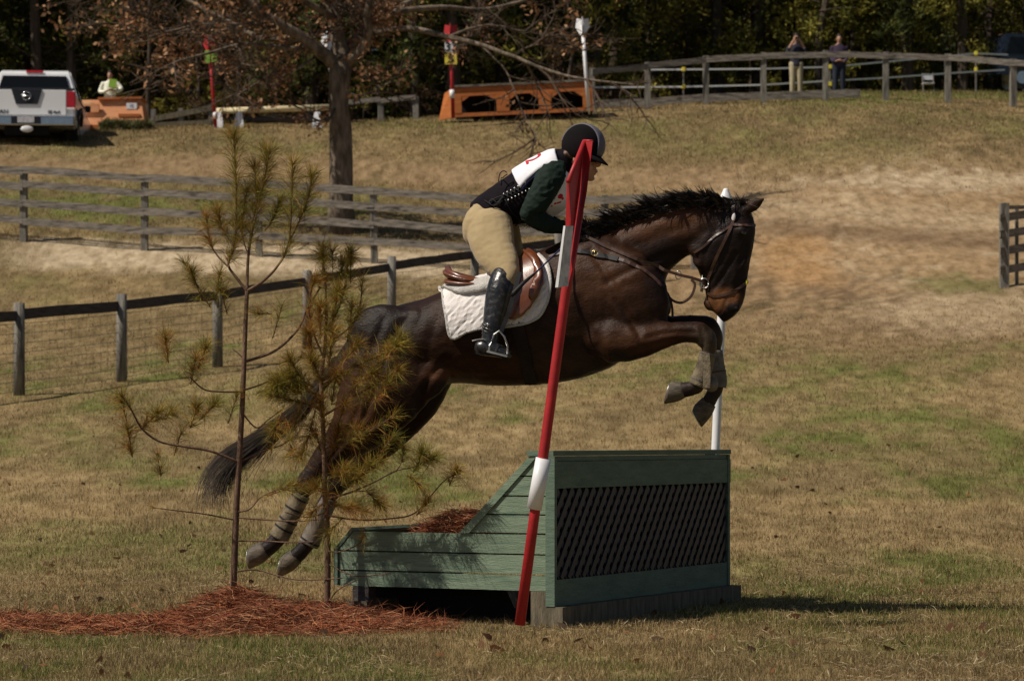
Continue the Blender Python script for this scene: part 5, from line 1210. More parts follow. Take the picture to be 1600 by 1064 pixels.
def wheel(x, y):
    fr_ = Matrix.Translation((x, y, .40)) @ Matrix.Rotation(R(90), 4, 'Y')
    bm = bmesh.new(); r = bmesh.ops.create_cone(bm, cap_ends=True, segments=32, radius1=.40, radius2=.40, depth=.27, matrix=fr_); bmesh.ops.bevel(bm, geom=[e for e in bm.edges if len(e.link_faces) == 2 and any(len(f.verts) > 4 for f in e.link_faces)], offset=.04, segments=3, affect='EDGES')
    o = part('wheel', bm, M['tyre'], tr, smooth=False)
    bm = bmesh.new(); bmesh.ops.create_cone(bm, cap_ends=True, segments=24, radius1=.23, radius2=.20, depth=.285, matrix=fr_); part('rim', bm, M['chrome'], o)
for x in (-.84, .84):
    for y in (1.0, 4.5): wheel(x, y)
for s in (1, -1):
    bm = bmesh.new(); box(bm, (s*1.0-.08,3.35,1.18), (s*1.0+.05,3.43,1.32), bev=.03); part('mirror', bm, M['plastic'], tr)
    bm = bmesh.new(); tube(bm, [(s*(hw-.02), .50, .62), (s*(hw+.01), .6, .80), (s*(hw+.02), 1.0, .90), (s*(hw+.01), 1.4, .80), (s*(hw-.02), 1.5, .62)], .04, 8); part('wheel_arch', bm, M['plastic'], tr, smooth=True)
# dark vehicle far right
DV = 86; M['navycar'] = mat('navy_paint', (.012,.018,.035), (.016,.024,.045), rough=.25, coat=.5)
dv = thing('parked_car', 'dark navy off-road car at the right edge behind the hilltop fence', 'car', (PT(1640, 140, DV).x, DV, gz(PT(1640,140,DV).x, DV)), (0, 0, R(98)))
def carprof(bm, prof, w, bev=.04):
    A = [bm.verts.new((-w, y, z)) for y, z in prof]; B = [bm.verts.new((w, y, z)) for y, z in prof]; n = len(prof); bm.faces.new(A); bm.faces.new(B[::-1])
    for i in range(n): bm.faces.new((A[i], B[i], B[(i+1)%n], A[(i+1)%n]))
    bmesh.ops.recalc_face_normals(bm, faces=bm.faces); bmesh.ops.bevel(bm, geom=bm.edges[:], offset=bev, segments=2, affect='EDGES'); return bm
part('body', carprof(bmesh.new(), [(-1.5,.45),(-1.55,1.0),(-.6,1.05),(1.9,1.05),(1.9,.45)], .85), M['navycar'], dv)
part('cab', carprof(bmesh.new(), [(-.6,1.0),(-.25,1.75),(1.7,1.78),(1.88,1.0)], .78), M['navycar'], dv)
for s in (1, -1): part('side_window', carprof(bmesh.new(), [(-.35,1.12),(-.12,1.62),(1.55,1.66),(1.7,1.12)], .01, .003), M['glass'], dv).location.x = s*.79
part('rear_window', carprof(bmesh.new(), [(-.585,1.13),(-.29,1.68),(-.27,1.68),(-.565,1.13)], .62, .002), M['glass'], dv).location.y = -.03
for x in (-.75, .75):
    for y in (-.95, 1.2):
        bm = bmesh.new(); bmesh.ops.create_cone(bm, cap_ends=True, segments=28, radius1=.37, radius2=.37, depth=.24, matrix=Matrix.Translation((x, y, .37)) @ Matrix.Rotation(R(90), 4, 'Y')); wl = part('wheel', bm, M['tyre'], dv)
        bm = bmesh.new(); bmesh.ops.create_cone(bm, cap_ends=True, segments=20, radius1=.2, radius2=.2, depth=.26, matrix=Matrix.Translation((x, y, .37)) @ Matrix.Rotation(R(90), 4, 'Y')); part('rim', bm, M['chrome'], wl)
# small white frame chair by the far fence
ch = thing('folding_chair', 'small pale folding chair standing in front of the pines beyond the hilltop fence', 'chair', G(1450, 81))
g = G(1450, 81)
for dx in (-.16, .16):
    bm = bmesh.new(); tube(bm, [g+Vector((dx,-.15,0)), g+Vector((dx,.1,.62))], .018, 6); part('frame', bm, M['wire'], ch, world=True)
bm = bmesh.new(); box(bm, g+Vector((-.17,-.18,.28)), g+Vector((.17,.15,.31))); part('seat', bm, M['plate'], ch, world=True)
bm = bmesh.new(); box(bm, g+Vector((-.17,.06,.42)), g+Vector((.17,.09,.6))); part('backrest', bm, M['plate'], ch, world=True)

# ================================================================ SPECTATORS
XX_ = Vector((1,0,0)); YY_ = Vector((0,1,0))
def sec(c, rx, ry): return (Vector(c), XX_*rx, YY_*ry)
def chain(pts):
    C = [Vector(p[:3]) for p in pts]; out = []
    for i, c in enumerate(C):
        t = (C[min(i+1,len(C)-1)]-C[max(i-1,0)]).normalized(); a = t.cross(YY_); a = a.normalized() if a.length > .2 else XX_; b = t.cross(a).normalized(); out.append((c, a*pts[i][3], b*pts[i][3]))
    return out
def spectator(label, base, s, arms, top_m, leg_m, hair_m, extra=None, rotz=0):
    o = thing('person', label, 'person', base, (0, 0, rotz)); H = s
    def S(v): return [tuple(x*H for x in p) for p in v]
    bm = bmesh.new()
    loft(bm, [sec((0,0,.90*H),.15*H,.10*H), sec((0,0,1.05*H),.13*H,.09*H), sec((0,0,1.25*H),.16*H,.10*H), sec((0,0,1.42*H),.15*H,.08*H), sec((0,-.01*H,1.50*H),.06*H,.055*H)], 14)
    loft(bm, [sec((0,-.01*H,1.47*H),.05*H,.05*H), sec((0,-.02*H,1.56*H),.055*H,.075*H), sec((0,-.02*H,1.65*H),.075*H,.095*H), sec((0,-.01*H,1.73*H),.055*H,.07*H)], 14)
    F_ = (XX_, YY_, UZ)
    blob(bm, Vector((0,-.115,1.615))*H, .014*H, .022*H, .024*H, 0, 10, F_); 
    for q in (1,-1): blob(bm, Vector((q*.076,0,1.63))*H, .012*H, .02*H, .03*H, 0, 8, F_)
    for a in arms:
        loft(bm, chain(S(a)), 10, 3); e = Vector(a[-1][:3])*H; e0 = Vector(a[-2][:3])*H; d = (e-e0).normalized()
        blob(bm, e + d*.03*H, .035*H, .022*H, .04*H, 0, 10, F_)
        for k in range(4): tube(bm, [e + d*.05*H + XX_*(k-1.5)*.017*H, e + d*.085*H + XX_*(k-1.5)*.018*H + Vector((0,-.015,0))], .009*H, 6)
        tube(bm, [e + d*.02*H + XX_*.03*H, e + d*.05*H + XX_*.045*H], .010*H, 6)
    legs = ([(-.09,0,.92,.085),(-.10,-.01,.50,.055),(-.11,.01,.08,.038),(-.115,-.06,.04,.035),(-.12,-.14,.035,.03)], [(.09,0,.92,.085),(.10,-.01,.50,.055),(.11,.01,.08,.038),(.115,-.06,.04,.035),(.12,-.14,.035,.03)])
    for l in legs: loft(bm, chain(S(l)), 10, 3)
    part('body', fuse(bm, 'body', .013*H, 1), M['skin'], o, smooth=True)
    bm = bmesh.new(); loft(bm, [sec((0,0,.88*H),.19*H,.13*H), sec((0,0,1.05*H),.175*H,.125*H), sec((0,0,1.25*H),.20*H,.13*H), sec((0,0,1.40*H),.20*H,.10*H), sec((0,0,1.47*H),.085*H,.075*H)], 16)
    for a in arms: loft(bm, chain(S([(p[0],p[1],p[2],p[3]+.022) for p in a[:-1]])), 10, 3)
    part('top', fuse(bm, 'top', .014*H, 2), top_m, o, smooth=True)
    bm = bmesh.new(); loft(bm, [sec((0,0,.98*H),.155*H,.115*H), sec((0,0,.85*H),.165*H,.12*H)], 16)
    for l in legs: loft(bm, chain(S([(p[0],p[1],p[2],p[3]+.03) for p in l[:3]])), 12, 3)
    part('trousers', fuse(bm, 'trousers', .014*H, 2), leg_m, o, smooth=True)
    for l in legs:
        bm = bmesh.new(); loft(bm, [(Vector(l[2][:3])*H+UZ*-.02*H, XX_*.05*H, YY_*.05*H), (Vector(l[2][:3])*H-Vector((0,.03,.045))*H, XX_*.052*H, YY_*.09*H), (Vector(l[3][:3])*H-Vector((0,.03,.035))*H, XX_*.05*H, YY_*.13*H)], 12, 3); part('shoe', bm, M['black'], o, smooth=True)
    bm = bmesh.new(); loft(bm, [sec((0,.02*H,1.60*H),.075*H,.085*H), sec((0,.015*H,1.68*H),.088*H,.105*H), sec((0,0,1.735*H),.075*H,.09*H), sec((0,0,1.765*H),.04*H,.05*H)], 14); part('hair', bm, hair_m, o, smooth=True)
    return o
M['hoodie'] = mat('navy_jacket', (.02,.02,.035), (.035,.035,.05), scale=5, rough=.85)
M['purple'] = mat('purple_jacket', (.035,.022,.045), (.05,.032,.06), scale=5, rough=.85)
M['khaki'] = mat('khaki_trousers', (.36,.31,.20), (.46,.40,.27), scale=4, rough=.9, bump=.2)
M['jeans'] = mat('dark_jeans', (.015,.02,.035), (.03,.035,.055), scale=5, rough=.9)
M['paleshirt'] = mat('pale_yellow_shirt', (.80,.80,.66), (.84,.84,.72), scale=4, rough=.85)
M['hairdark'] = mat('dark_hair', (.02,.013,.010), (.04,.025,.018), rough=.6)
M['greenbook'] = mat('green_folder', (.16,.28,.02), (.2,.34,.03), rough=.5)
M['greytr'] = mat('grey_trousers', (.12,.13,.13), rough=.9)
D2 = 77.4; b1 = PT(1244, 152, D2); sc1 = (152-53)/F*D2/1.77
armL = [(-.19,0,1.38,.05),(-.27,-.03,1.15,.042),(-.22,-.16,1.32,.036),(-.07,-.17,1.58,.028)]; armR = [(-p[0],p[1],p[2],p[3]) for p in armL]
sp1 = spectator('spectator in navy jacket and khaki trousers raising both hands to the face', (b1.x, D2, b1.z), sc1, [armL, armR], M['hoodie'], M['khaki'], M['hairdark'])
cm = thing('binoculars', 'small dark binoculars held up to the face of the khaki-trousered spectator', 'binoculars', (b1.x, D2-.22*sc1, b1.z+1.62*sc1))
for s in (-1, 1): bm = bmesh.new(); tube(bm, [(s*.035, .06, 0), (s*.035, -.05, 0)], [.022, .032], 12); part('barrel', bm, M['black'], cm, smooth=False)
bm = bmesh.new(); box(bm, (-.03,-.02,-.012), (.03,.03,.012)); part('bridge', bm, M['black'], cm)
b2 = PT(1311, 151, D2); armD = [(-.19,0,1.38,.05),(-.22,.02,1.12,.042),(-.16,-.12,.98,.034),(-.05,-.15,1.0,.026)]; armE = [(-p[0],p[1],p[2],p[3]) for p in armD]
spectator('spectator in dark purple jacket and dark jeans standing right of the fence post', (b2.x, D2, b2.z), (151-54)/F*D2/1.77, [armD, armE], M['purple'], M['jeans'], M['hairdark'])
D3 = 75; zz3 = gz(PT(172, 150, D3).x, D3); tp3 = PT(172, 111, D3).z; s3 = .93
armF = [(-.20,0,1.38,.055),(-.29,-.03,1.14,.048),(-.12,-.20,1.12,.034),(-.01,-.23,1.16,.026)]; armG = [(.20,0,1.38,.055),(.34,-.05,1.22,.048),(.24,-.2,1.12,.034),(.10,-.24,1.16,.026)]
pr = spectator('man in pale yellow shirt holding a green folder behind the pale orange jump', (PT(172,150,D3).x, D3, tp3-1.77*s3), s3, [armF, armG], M['paleshirt'], M['greytr'], M['hairdark'])
fo = thing('folder', 'bright green folder held by the man in the pale yellow shirt', 'folder', (PT(178,133,D3).x, D3-.28*s3, PT(178,133,D3).z))
bm = bmesh.new(); box(bm, (-.10,-.012,-.12), (.11,.012,.13), Matrix.Rotation(.12, 4, 'Y') @ Matrix.Rotation(-.25, 4, 'X'), bev=.004); part('cover', bm, M['greenbook'], fo)
# ================================================================ TREES
def dirs_rand(n, rng): d = rng.normal(0, 1, (n, 3)); return d/np.linalg.norm(d, axis=1)[:, None]
# ---- young pines in front, traced shoots with long needles
PC = [(.24,.20,.030),(.32,.26,.045),(.17,.16,.030),(.10,.11,.025),(.40,.29,.06)]; PB = [(.36,.16,.04),(.28,.12,.03),(.44,.23,.06),(.28,.21,.04)]
def young_pine(label, loc, shoots, seed):
    """shoots: (points [(px,py)], depth offset start,end, r0, r1, needles from t0, density, needle length, brown share)"""
    rng = np.random.default_rng(seed)
    tr_ = thing('young_pine', label, 'pine tree', loc); y0 = loc[1]
    trunk = bmesh.new(); P = []; Dv = []; Ls = []; br_ = []; NP = []
    for (pts, d0, d1, r0, r1, t0, dens, L, brown) in shoots:
        c = crom(pts, 6) if len(pts) > 2 else crom([pts[0], ((pts[0][0]+pts[1][0])/2, (pts[0][1]+pts[1][1])/2), pts[1]], 6); m = len(c)
        W = [PT(x, y, y0 + d0 + (d1-d0)*i/(m-1)) for i, (x, y) in enumerate(c)]
        tube(trunk, W, [r0 + (r1-r0)*i/(m-1) for i in range(m)], 6)
        for i in range(m):
            t = i/(m-1)
            if t < t0 or dens == 0: continue
            i1 = min(i+1, m-1); tn = (W[i1]-W[max(i-1,0)]).normalized(); seg = (W[i1]-W[i]).length if i1 > i else .05
            k = rng.poisson(dens*max(seg, .03)*20*(.65+.35*t))
            for _ in range(k):
                P.append(tuple(W[i].lerp(W[i1], rng.random()))); dd = tn*.9 + Vector(rng.normal(0, .7, 3)) + UZ*.2; dd.normalize(); Dv.append(tuple(dd)); Ls.append(L); br_.append(brown)
    part('trunk', trunk, M['pinebark'], tr_, world=True, smooth=True)
    P = np.array(P); Dv = np.array(Dv); Ls = np.array(Ls); br_ = np.array(br_); out = []
    for L in np.unique(Ls):
        for b in np.unique(br_):
            s = (Ls == L) & (br_ == b)
            if s.sum() == 0: continue
            bb = rng.random(s.sum()) < b; idx_ = np.where(s)[0]
            for sel, cols in ((idx_[bb], PB), (idx_[~bb], PC)):
                if len(sel): out.append(needles(P[sel], Dv[sel], 5, L*1.15, .0018, cols, .26, .16, rng))
    part('crown', join_raw('crown', out), M['leaf'], tr_, world=True)
    return tr_
def tuft(x, y, dx=0, dy=-14, n=9, L=.13, b=.3, d=0): return ([(x-dx*.5, y-dy*.5), (x+dx*.6, y+dy*.6), (x+dx*1.3, y+dy*1.3)], d+.03, d-.03, .003, .002, .0, n*.8, L, b)
S1 = [
 ([(363,952),(366,880),(370,780),(375,700),(380,600),(383,520),(386,455)], 0, 0, .022, .012, 1, 0, .1, 0),
 ([(386,455),(370,435),(358,418),(358,405),(366,380),(369,320),(368,260),(365,214)], 0, .05, .010, .004, .33, 15, .15, .25),
 ([(386,455),(388,400),(396,350),(404,310),(414,278),(419,240)], 0, .1, .010, .004, .20, 15, .15, .2),
 ([(386,455),(410,440),(432,418),(450,385),(455,330),(457,258)], 0, -.1, .010, .004, .45, 13, .15, .2),
 ([(452,378),(468,345),(481,312),(487,276)], -.05, -.1, .006, .003, .25, 13, .13, .25),
 ([(358,418),(340,400),(328,378),(322,340)], 0, .08, .007, .003, .4, 10, .12, .75),
 ([(366,385),(352,365),(343,345),(340,330)], 0, .08, .005, .003, .2, 12, .12, .5),
 ([(388,400),(378,365),(380,335),(386,300)], 0, .08, .005, .003, .2, 13, .13, .3),
 ([(396,350),(402,325),(400,290),(398,262)], 0, .08, .005, .003, .2, 13, .13, .2),
 ([(414,360),(428,340),(436,318)], 0, .08, .005, .003, .1, 12, .12, .2),
 ([(383,565),(430,548),(465,515),(482,480),(500,450)], 0, .2, .010, .005, .95, 4, .12, .6),
 ([(382,562),(372,552),(363,545)], 0, 0, .005, .003, 1, 0, .1, 0),
 ([(380,612),(345,612),(318,608),(296,588)], 0, -.2, .007, .004, 1, 0, .1, 0),
 ([(380,610),(410,600),(440,585),(470,560)], 0, .1, .006, .004, .5, 4, .11, .3),
 ([(373,722),(330,705),(290,698),(250,690),(222,670),(205,640),(190,618)], 0, -.3, .009, .004, .8, 7, .12, .4),
 ([(373,722),(410,705),(440,695),(462,680)], 0, .1, .007, .004, .9, 3, .1, .3),
 ([(367,812),(320,803),(280,798),(240,793)], 0, -.2, .006, .003, .97, 3, .08, .5),
 ([(367,808),(420,812),(460,814),(498,812)], 0, -.15, .006, .003, 1, 0, .1, 0),
 ([(367,800),(390,795),(410,775),(450,760)], 0, -.1, .006, .003, .5, 4, .1, .4),
 ([(365,845),(410,845),(450,847),(492,846)], 0, -.15, .006, .003, 1, 0, .1, 0),
 ([(364,893),(400,890),(430,898),(470,906),(535,903)], 0, -.15, .006, .003, 1, 0, .1, 0),
 ([(375,640),(400,668),(420,655),(440,640)], 0, .1, .005, .003, 1, 0, .1, 0),
 tuft(312,458,-10,-26,12,.11,.2), tuft(318,462,-22,-38,9,.11,.25), tuft(338,460,4,-24,10,.12,.2), tuft(262,556,-3,-22,10,.12,.7), tuft(312,568,8,-20,9,.12,.45), tuft(300,590,4,-22,9,.12,.5),
 tuft(352,480,-6,-22,7,.11,.3), tuft(228,664,14,-14,13,.12,.35), tuft(245,656,18,-8,11,.12,.3), tuft(300,660,6,-18,13,.12,.35), tuft(318,650,14,-14,11,.12,.3), tuft(205,702,-4,-24,12,.13,.65), tuft(196,650,-4,-16,9,.12,.3),
 tuft(250,735,-3,-20,6,.10,.6), tuft(275,702,6,-20,6,.10,.5), tuft(425,700,4,-22,7,.11,.6), tuft(430,770,22,-8,8,.12,.4), tuft(470,765,16,-8,7,.11,.4),
 tuft(410,610,18,-10,8,.12,.3), tuft(360,650,8,-24,5,.1,.5), tuft(430,515,8,-28,5,.1,.3), tuft(418,490,-14,0,6,.1,.3), tuft(440,645,-8,22,7,.12,.5), tuft(448,665,6,30,6,.12,.6)]
p1 = PT(363, 952, 15.95)
young_pine('tall slender young pine with upright needle shoots, left of the horse\'s tail', tuple(p1), S1, 21)
S2 = [([(511,945),(512,880),(511,820),(508,780),(507,720),(504,650),(502,590),(508,540),(510,480)], 0, 0, .020, .010, 1, 0, .1, 0),
 ([(510,480),(508,440),(505,410),(503,388)], 0, .1, .008, .004, 0, 11, .13, .3),
 ([(508,520),(530,480),(540,440),(545,398)], 0, .1, .008, .004, .25, 12, .13, .3),
 ([(508,540),(548,510),(562,480),(566,440)], 0, .1, .007, .004, .3, 10, .12, .35),
 ([(506,560),(490,520),(482,480),(490,440)], 0, -.1, .007, .004, .25, 9, .13, .8),
 ([(505,620),(480,610),(455,600),(435,600)], 0, -.25, .008, .004, .1, 14, .14, .15),
 ([(505,640),(475,630),(455,625),(425,618)], 0, -.25, .008, .004, .2, 12, .14, .2),
 ([(504,600),(530,585),(560,570),(600,552),(626,540)], 0, -.3, .008, .004, .15, 11, .13, .35),
 ([(505,650),(545,625),(585,600),(620,580)], 0, -.3, .008, .004, .2, 9, .13, .4),
 ([(507,700),(540,690),(580,672),(615,650)], 0, -.3, .008, .004, .3, 7, .12, .5),
 ([(508,780),(545,770),(580,755),(620,735),(650,728),(658,708)], 0, -.35, .007, .003, .85, 9, .10, .1),
 ([(620,735),(628,720),(630,700)], -.3, -.33, .004, .003, .3, 9, .09, .05),
 ([(545,770),(572,768),(590,788)], -.15, -.25, .004, .003, .4, 7, .1, .5),
 ([(509,805),(560,812),(610,810),(650,800),(690,755),(712,740)], 0, -.35, .006, .003, .93, 7, .10, .5),
 ([(509,800),(480,808),(445,800)], 0, -.2, .005, .003, 1, 0, .1, 0),
 ([(511,860),(530,862),(560,850),(570,835)], 0, -.2, .005, .003, .6, 4, .09, .3),
 ([(512,880),(540,895),(565,900),(610,895)], 0, -.2, .005, .003, 1, 0, .1, 0),
 ([(513,940),(530,920),(560,905)], 0, -.2, .005, .003, 1, 0, .1, 0)]
for (x, y, dx, dy, n, b, d) in ((500,520,0,-30,20,.7,-.1),(520,500,6,-34,20,.3,-.1),(545,520,4,-30,16,.4,-.1),(490,560,-6,-30,18,.8,-.15),(515,560,4,-30,20,.6,-.15),(500,590,-10,-20,18,.5,-.2),(520,620,4,-26,16,.7,-.15),(480,600,-20,-8,18,.2,-.2),(462,612,-20,-6,18,.15,-.2),
  (470,590,-12,-20,14,.3,-.2),(540,560,14,-16,12,.4,-.25),(560,600,16,-14,11,.4,-.25),(600,560,14,-14,12,.3,-.3),(610,545,12,-14,12,.25,-.3),(590,620,12,-16,8,.5,-.3),(530,660,6,-22,12,.8,-.15),(505,660,-4,-24,12,.85,-.15),(520,700,6,-20,12,.9,-.1),(500,700,-6,-20,8,.8,-.1),
  (545,690,12,-14,8,.6,-.2),(520,745,14,-8,13,.5,-.2),(512,770,-14,-6,11,.5,-.2),(540,755,16,-6,12,.35,-.25),(560,740,14,-10,10,.3,-.25),(572,735,16,-10,10,.2,-.3),(525,790,16,4,12,.85,-.2),(500,790,-10,8,8,.7,-.2),(550,790,14,6,9,.85,-.2),(470,640,-8,20,8,.5,-.15),(490,650,-6,24,9,.6,-.15),(478,690,-8,18,7,.6,-.15),(650,730,8,-16,12,.05,-.35),(660,722,12,-4,10,.05,-.35),(640,745,10,8,6,.3,-.35),(705,752,6,-14,9,.6,-.35),
  (505,430,0,-24,12,.2,0),(530,450,4,-28,12,.2,0),(548,430,0,-26,11,.3,0),(520,420,0,-20,7,.3,0),(530,815,-14,14,6,.3,-.2),(655,800,8,-10,6,.7,-.3),(580,775,12,10,7,.5,-.25),(600,700,10,-12,6,.3,-.3)):
    S2.append(tuft(x, y, dx, dy, n, .12, b, d))
p2 = PT(511, 945, 16.0)
young_pine('bushy young pine with browning needles in front of the horse\'s hind legs', tuple(p2), S2, 22)

# ---- brown-leaved oak
OD = 58.5; ob = G(533, OD)
oak = thing('oak_tree', 'old oak with grey trunk and sparse brown winter leaves behind the board fence', 'oak tree', ob)
OLV = []
bm = bmesh.new()
def OP(px, py, dy=0): return PT(px, py, OD + dy)
def big(pts, r0, r1, dy=0):
    c = crom(pts, 5); m = len(c); W = [OP(x, y, dy*i/(m-1)) + Vector((random.uniform(-.02,.02), 0, 0)) for i, (x, y) in enumerate(c)]
    tube(bm, W, [r0 + (r1-r0)*(i/(m-1)) for i in range(m)], 10); return W
bx = ob
W0 = [ob - UZ*.2, OP(533, 320), OP(533, 250), OP(532, 200), OP(529, 160), OP(531, 120), OP(533, 95)]
tube(bm, W0, [.38, .27, .26, .25, .22, .24, .26], 14)
rngo = random.Random(3); TW = []
tbm = bmesh.new()
def twig(p, d, L, r, depth):
    k = 4; pts = [p]; dd = d.normalized()
    for i in range(k):
        dd = (dd + Vector((rngo.gauss(0,.22), rngo.gauss(0,.22), rngo.gauss(0,.16) + .03))).normalized(); pts.append(pts[-1] + dd*L/k)
    tube(tbm, pts, [r*(1-.6*i/k) for i in range(k+1)], 5 if depth > 1 else 4, cap=False)
    if depth <= 1:
        for q in pts[1:]:
            if rngo.random() < .75: OLV.append(q)
        return
    for i in range(1, k+1):
        for _ in range(2 if i < k else 3):
            nd = (dd + Vector((rngo.gauss(0,.7), rngo.gauss(0,.7), rngo.gauss(0,.5)))).normalized(); twig(pts[i], nd, L*rngo.uniform(.45,.7), r*.5, depth-1)
mains = [([(531,105),(505,85),(470,58),(430,35),(385,0),(335,-50),(280,-85)], .17, .05, -1.5), ([(534,98),(550,70),(585,45),(620,18),(670,-20),(730,-60)], .15, .05, 1.5), ([(533,95),(528,50),(515,0),(508,-50),(515,-100)], .19, .06, .5),
 ([(533,100),(560,85),(575,60),(575,20),(588,-40),(605,-85)], .14, .05, -1.2), ([(585,52),(640,45),(700,58),(750,70),(800,88),(850,108),(900,122),(985,132)], .07, .018, -2.5), ([(500,82),(440,75),(380,70),(320,85),(270,98)], .06, .02, -2.2),
 ([(470,58),(410,60),(350,30),(290,0),(220,-20)], .08, .02, 1.5), ([(430,35),(380,40),(310,40),(230,58)], .05, .015, -1), ([(620,18),(690,12),(760,15),(840,-5),(900,-30)], .07, .02, 1.5), ([(528,180),(500,190),(460,165),(420,150)], .03, .012, -1.5), ([(532,140),(560,150),(590,140),(610,128)], .03, .012, -1),
 ([(525,30),(470,0),(410,-30),(350,-70)], .08, .03, -2), ([(700,58),(760,40),(820,50),(880,60)], .035, .012, 1), ([(800,88),(840,70),(900,80)], .02, .01, 0.8), ([(750,70),(790,110),(810,160),(830,200),(840,220)], .022, .008, -1.2),
 ([(529,160),(520,175),(510,195)], .03, .012, -.6), ([(500,85),(460,110),(420,120),(370,150)], .035, .012, -1.5)]
for pts, r0, r1, dy in mains:
    W = big(pts, r0, r1, dy)
    m = len(W)
    for i in range(m//4, m):
        if rngo.random() < (.32 if r0 > .06 else .42):
            tn = (W[i]-W[i-1]).normalized(); nd = (tn + Vector((rngo.gauss(0,.8), rngo.gauss(0,.9), rngo.gauss(-.05,.6)))).normalized(); px_, py_ = PX(W[i])
            small = r0 < .04
            twig(W[i], nd, rngo.uniform(.7, 1.5)*(.7 if small else 1), .022 if small else .03, 2 if small or py_ > 60 else 3)
part('trunk', bm, M['bark'], oak, world=True, smooth=True); part('twigs', tbm, M['twig'], oak, world=True, smooth=True)
rng = np.random.default_rng(31); O = np.array([tuple(p) for p in OLV]); ox, oy = 800 + F*O[:,0]/O[:,1], HY - F*(O[:,2]-CZ)/O[:,1]
wgt = .25 + 1.0*ell(ox, oy, 380, 90, 210, 130) + .5*ell(ox, oy, 640, 70, 120, 90) + .8*ell(ox, oy, 500, 130, 80, 70); wgt = wgt*(1-.8*ell(ox, oy, 328, 80, 24, 30))*(1-.7*ell(ox,oy,532,120,26,120))*.05*(oy < 205)*(.25+1.5*sstep(.4,.6,N1.f(ox/40, oy/40, 3)))
cl = O[rng.random(len(O)) < wgt]; k = 12; C = np.repeat(cl, k, 0) + rng.normal(0, .13, (len(cl)*k, 3)); n = len(C)
a = dirs_rand(n, rng); b = np.cross(a, dirs_rand(n, rng)); b /= np.linalg.norm(b, axis=1)[:,None]; sz = rng.uniform(.045, .085, (n,1))
V = np.stack([C - a*sz, C + b*sz*.55, C + a*sz, C - b*sz*.55], 1).reshape(-1,3); q = np.arange(n)[:,None]*4; Fq = np.concatenate([q+[0,1,2], q+[0,2,3]])
OC = np.array([(.34,.175,.085),(.42,.24,.13),(.26,.125,.06),(.47,.29,.17),(.18,.085,.04)]); cc = OC[rng.integers(0,5,n)]*rng.uniform(.7,1.25,(n,1))
part('crown', raw_mesh('crown', V, Fq, np.repeat(cc,4,0)), M['leaf'], oak, world=True)
print('oak leaves', n)

# ---- forest edge
def forest_tree(seed, H, low, rad, cols, nclump, fs):
    rng = np.random.default_rng(seed); tb = bmesh.new(); pts = [Vector((rng.normal(0,.05)*i, rng.normal(0,.05)*i, H*i/6)) for i in range(7)]
    tube(tb, pts, [H*.013*(1-.13*i)+.03 for i in range(7)], 8)
    C = []; S = []
    nb = int(H*4.2)
    for i in range(nb):
        z = low + (H-low)*(i+rng.random())/nb; a = rng.random()*6.283; r = rad*(1-((z-low)/(H-low))**1.6*.85)*rng.uniform(.55,1.15)
        if z < low+1: r *= .8
        d = Vector((math.cos(a), math.sin(a), rng.uniform(-.12,.35))); base = Vector((0,0,z)); end = base + d*r
        tube(tb, [base, base.lerp(end,.5)+UZ*.05, end], [.03,.02,.008], 4, cap=False)
        for j in range(int(nclump*(.5+r))):
            t = rng.uniform(.35, 1.08); c = base.lerp(end, t) + Vector(rng.normal(0, .16*r*.5+.08, 3)); C.append(tuple(c)); S.append(t)
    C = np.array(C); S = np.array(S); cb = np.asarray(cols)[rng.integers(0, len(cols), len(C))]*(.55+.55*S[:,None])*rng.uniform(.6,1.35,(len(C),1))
    k = 16; P = np.repeat(C, k, 0) + rng.normal(0, .10, (len(C)*k, 3)); n = len(P); cc = np.repeat(cb, k, 0)*rng.uniform(.75,1.25,(n,1))
    a = dirs_rand(n, rng); a[:,2] = np.abs(a[:,2]); b = np.cross(a, dirs_rand(n, rng)); b /= np.linalg.norm(b, axis=1)[:,None]+1e-6; sz = fs*rng.uniform(.5,1.2,(n,1))
    V = np.stack([P, P + a*sz + b*sz*.22, P + a*sz*1.4, P + a*sz*.8 - b*sz*.22], 1).reshape(-1,3); q = np.arange(n)[:,None]*4; Fq = np.concatenate([q+[0,1,2], q+[0,2,3]])
    return tb, raw_mesh('crown', V, Fq, np.repeat(cc,4,0))
PG = [(.14,.135,.024),(.18,.165,.030),(.10,.105,.020),(.24,.20,.038)]; PD = [(.065,.075,.018),(.085,.085,.020),(.05,.06,.016)]; PBn = [(.13,.075,.035),(.09,.06,.03),(.16,.10,.05)]
protos = []
for k, (seed, H, low, rad, cols, nc, fs) in enumerate([(41,13,.5,2.6,PG,5,.17),(42,11,.2,2.2,PG,6,.16),(43,15,2.2,2.8,PG,5,.18),(44,12,.3,2.4,PD,6,.17),(45,9,.1,2.0,PD,7,.16),(46,6,.1,1.8,PBn,4,.10)]):
    tb, cm_ = forest_tree(seed, H, low, rad, cols, nc, fs); tme = bpy.data.meshes.new('trunk'); tb.to_mesh(tme); tb.free(); protos.append((tme, cm_))
rf = random.Random(77); first = {}
adj = ['dense', 'bushy', 'tall open', 'dark', 'low dark', 'bare brown']
def put_tree(k, x, y, s, label, group):
    name = 'brown_sapling' if k == 5 else 'pine_tree'
    t = thing(name, label, 'sapling' if k == 5 else 'pine tree', (x, y, gz(x, y)-.1), (0, 0, rf.random()*6.28), group); t.scale = (s, s, s*rf.uniform(.9,1.15))
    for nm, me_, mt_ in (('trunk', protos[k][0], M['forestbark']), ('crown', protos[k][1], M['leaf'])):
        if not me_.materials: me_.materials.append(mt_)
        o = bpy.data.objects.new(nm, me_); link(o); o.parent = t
spots = []
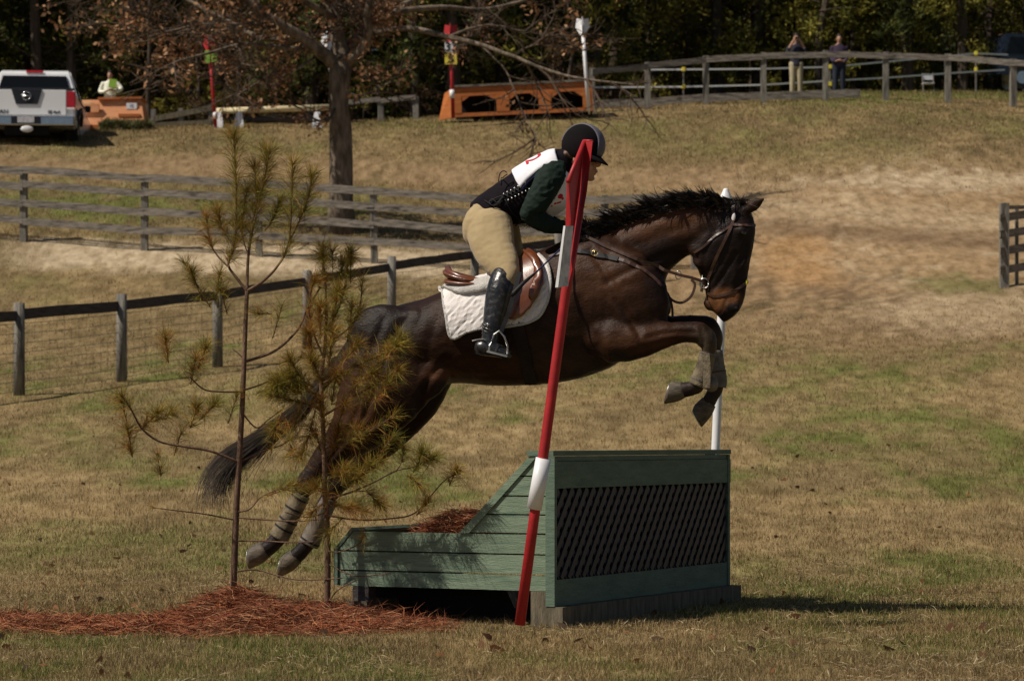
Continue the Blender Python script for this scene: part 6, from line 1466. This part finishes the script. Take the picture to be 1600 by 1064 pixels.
for row, (y0, n, half) in enumerate(((84, 27, 19), (89, 24, 21), (95, 20, 24), (102, 19, 27), (111, 18, 31))):
    for i in range(n):
        x = -half + 2*half*(i+.5+rf.uniform(-.3,.3))/n; y = y0 + rf.uniform(-1.6,1.6)
        if x < 4: y -= 5.0
        else: y += 3.5
        spots.append((row, x, y))
marks = [(.0, 'behind the white truck'), (155, 'behind the man in the pale shirt'), (235, 'right of the man in the pale shirt'), (330, 'behind the red pole with green plate'), (430, 'behind the pale rail jump'), (535, 'behind the oak trunk'), (620, 'right of the oak trunk'), (705, 'behind the red pole with number plates'), (800, 'above the orange jump'), (915, 'behind the tall white pole'), (1010, 'behind the left posts of the hilltop fence'), (1103, 'left of the khaki-trousered spectator'), (1244, 'behind the khaki-trousered spectator'), (1311, 'behind the spectator in purple'), (1400, 'right of the spectators'), (1500, 'behind the right posts of the hilltop fence'), (1600, 'by the dark car')]
order = ['front row', 'second row', 'third row', 'fourth row', 'back row']
for row, x, y in spots:
    px_ = 800 + F*x/y
    k = rf.choice([0,1,2,3,4,3] if x < 3 else [0,1,2,0,1,3])
    mk = min(marks, key=lambda m: abs(m[0]-px_))[1]
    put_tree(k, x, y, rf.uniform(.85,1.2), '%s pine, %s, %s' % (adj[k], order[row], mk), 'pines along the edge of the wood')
for i in range(12):
    x = rf.uniform(-11, 3); y = 76.5 + rf.uniform(0, 3); px_ = 800 + F*x/y; mk = min(marks, key=lambda m: abs(m[0]-px_))[1]
    put_tree(5, x, y, rf.uniform(.35,.75), 'brown leafless sapling %s' % mk, 'brown saplings at the edge of the wood')
# deep wood as one mass behind the counted trees
rng = np.random.default_rng(55); n = 60000; X = rng.uniform(-60, 60, n); Y = rng.uniform(122, 150, n); Z = gzv(X, Y) + rng.random(n)*18
a = dirs_rand(n, rng); b = np.cross(a, dirs_rand(n, rng)); b /= np.linalg.norm(b, axis=1)[:,None]; C = np.stack([X,Y,Z],1)
V = np.stack([C-a*.5, C+b*.4, C+a*.5, C-b*.4],1).reshape(-1,3); q = np.arange(n)[:,None]*4; cc = np.array(PD)[rng.integers(0,3,n)]
tag(part('deep_wood', raw_mesh('deep_wood', V, np.concatenate([q+[0,1,2], q+[0,2,3]]), np.repeat(cc,4,0)), M['leaf']), 'deep dark pine wood behind the nearer trees', kind='stuff')
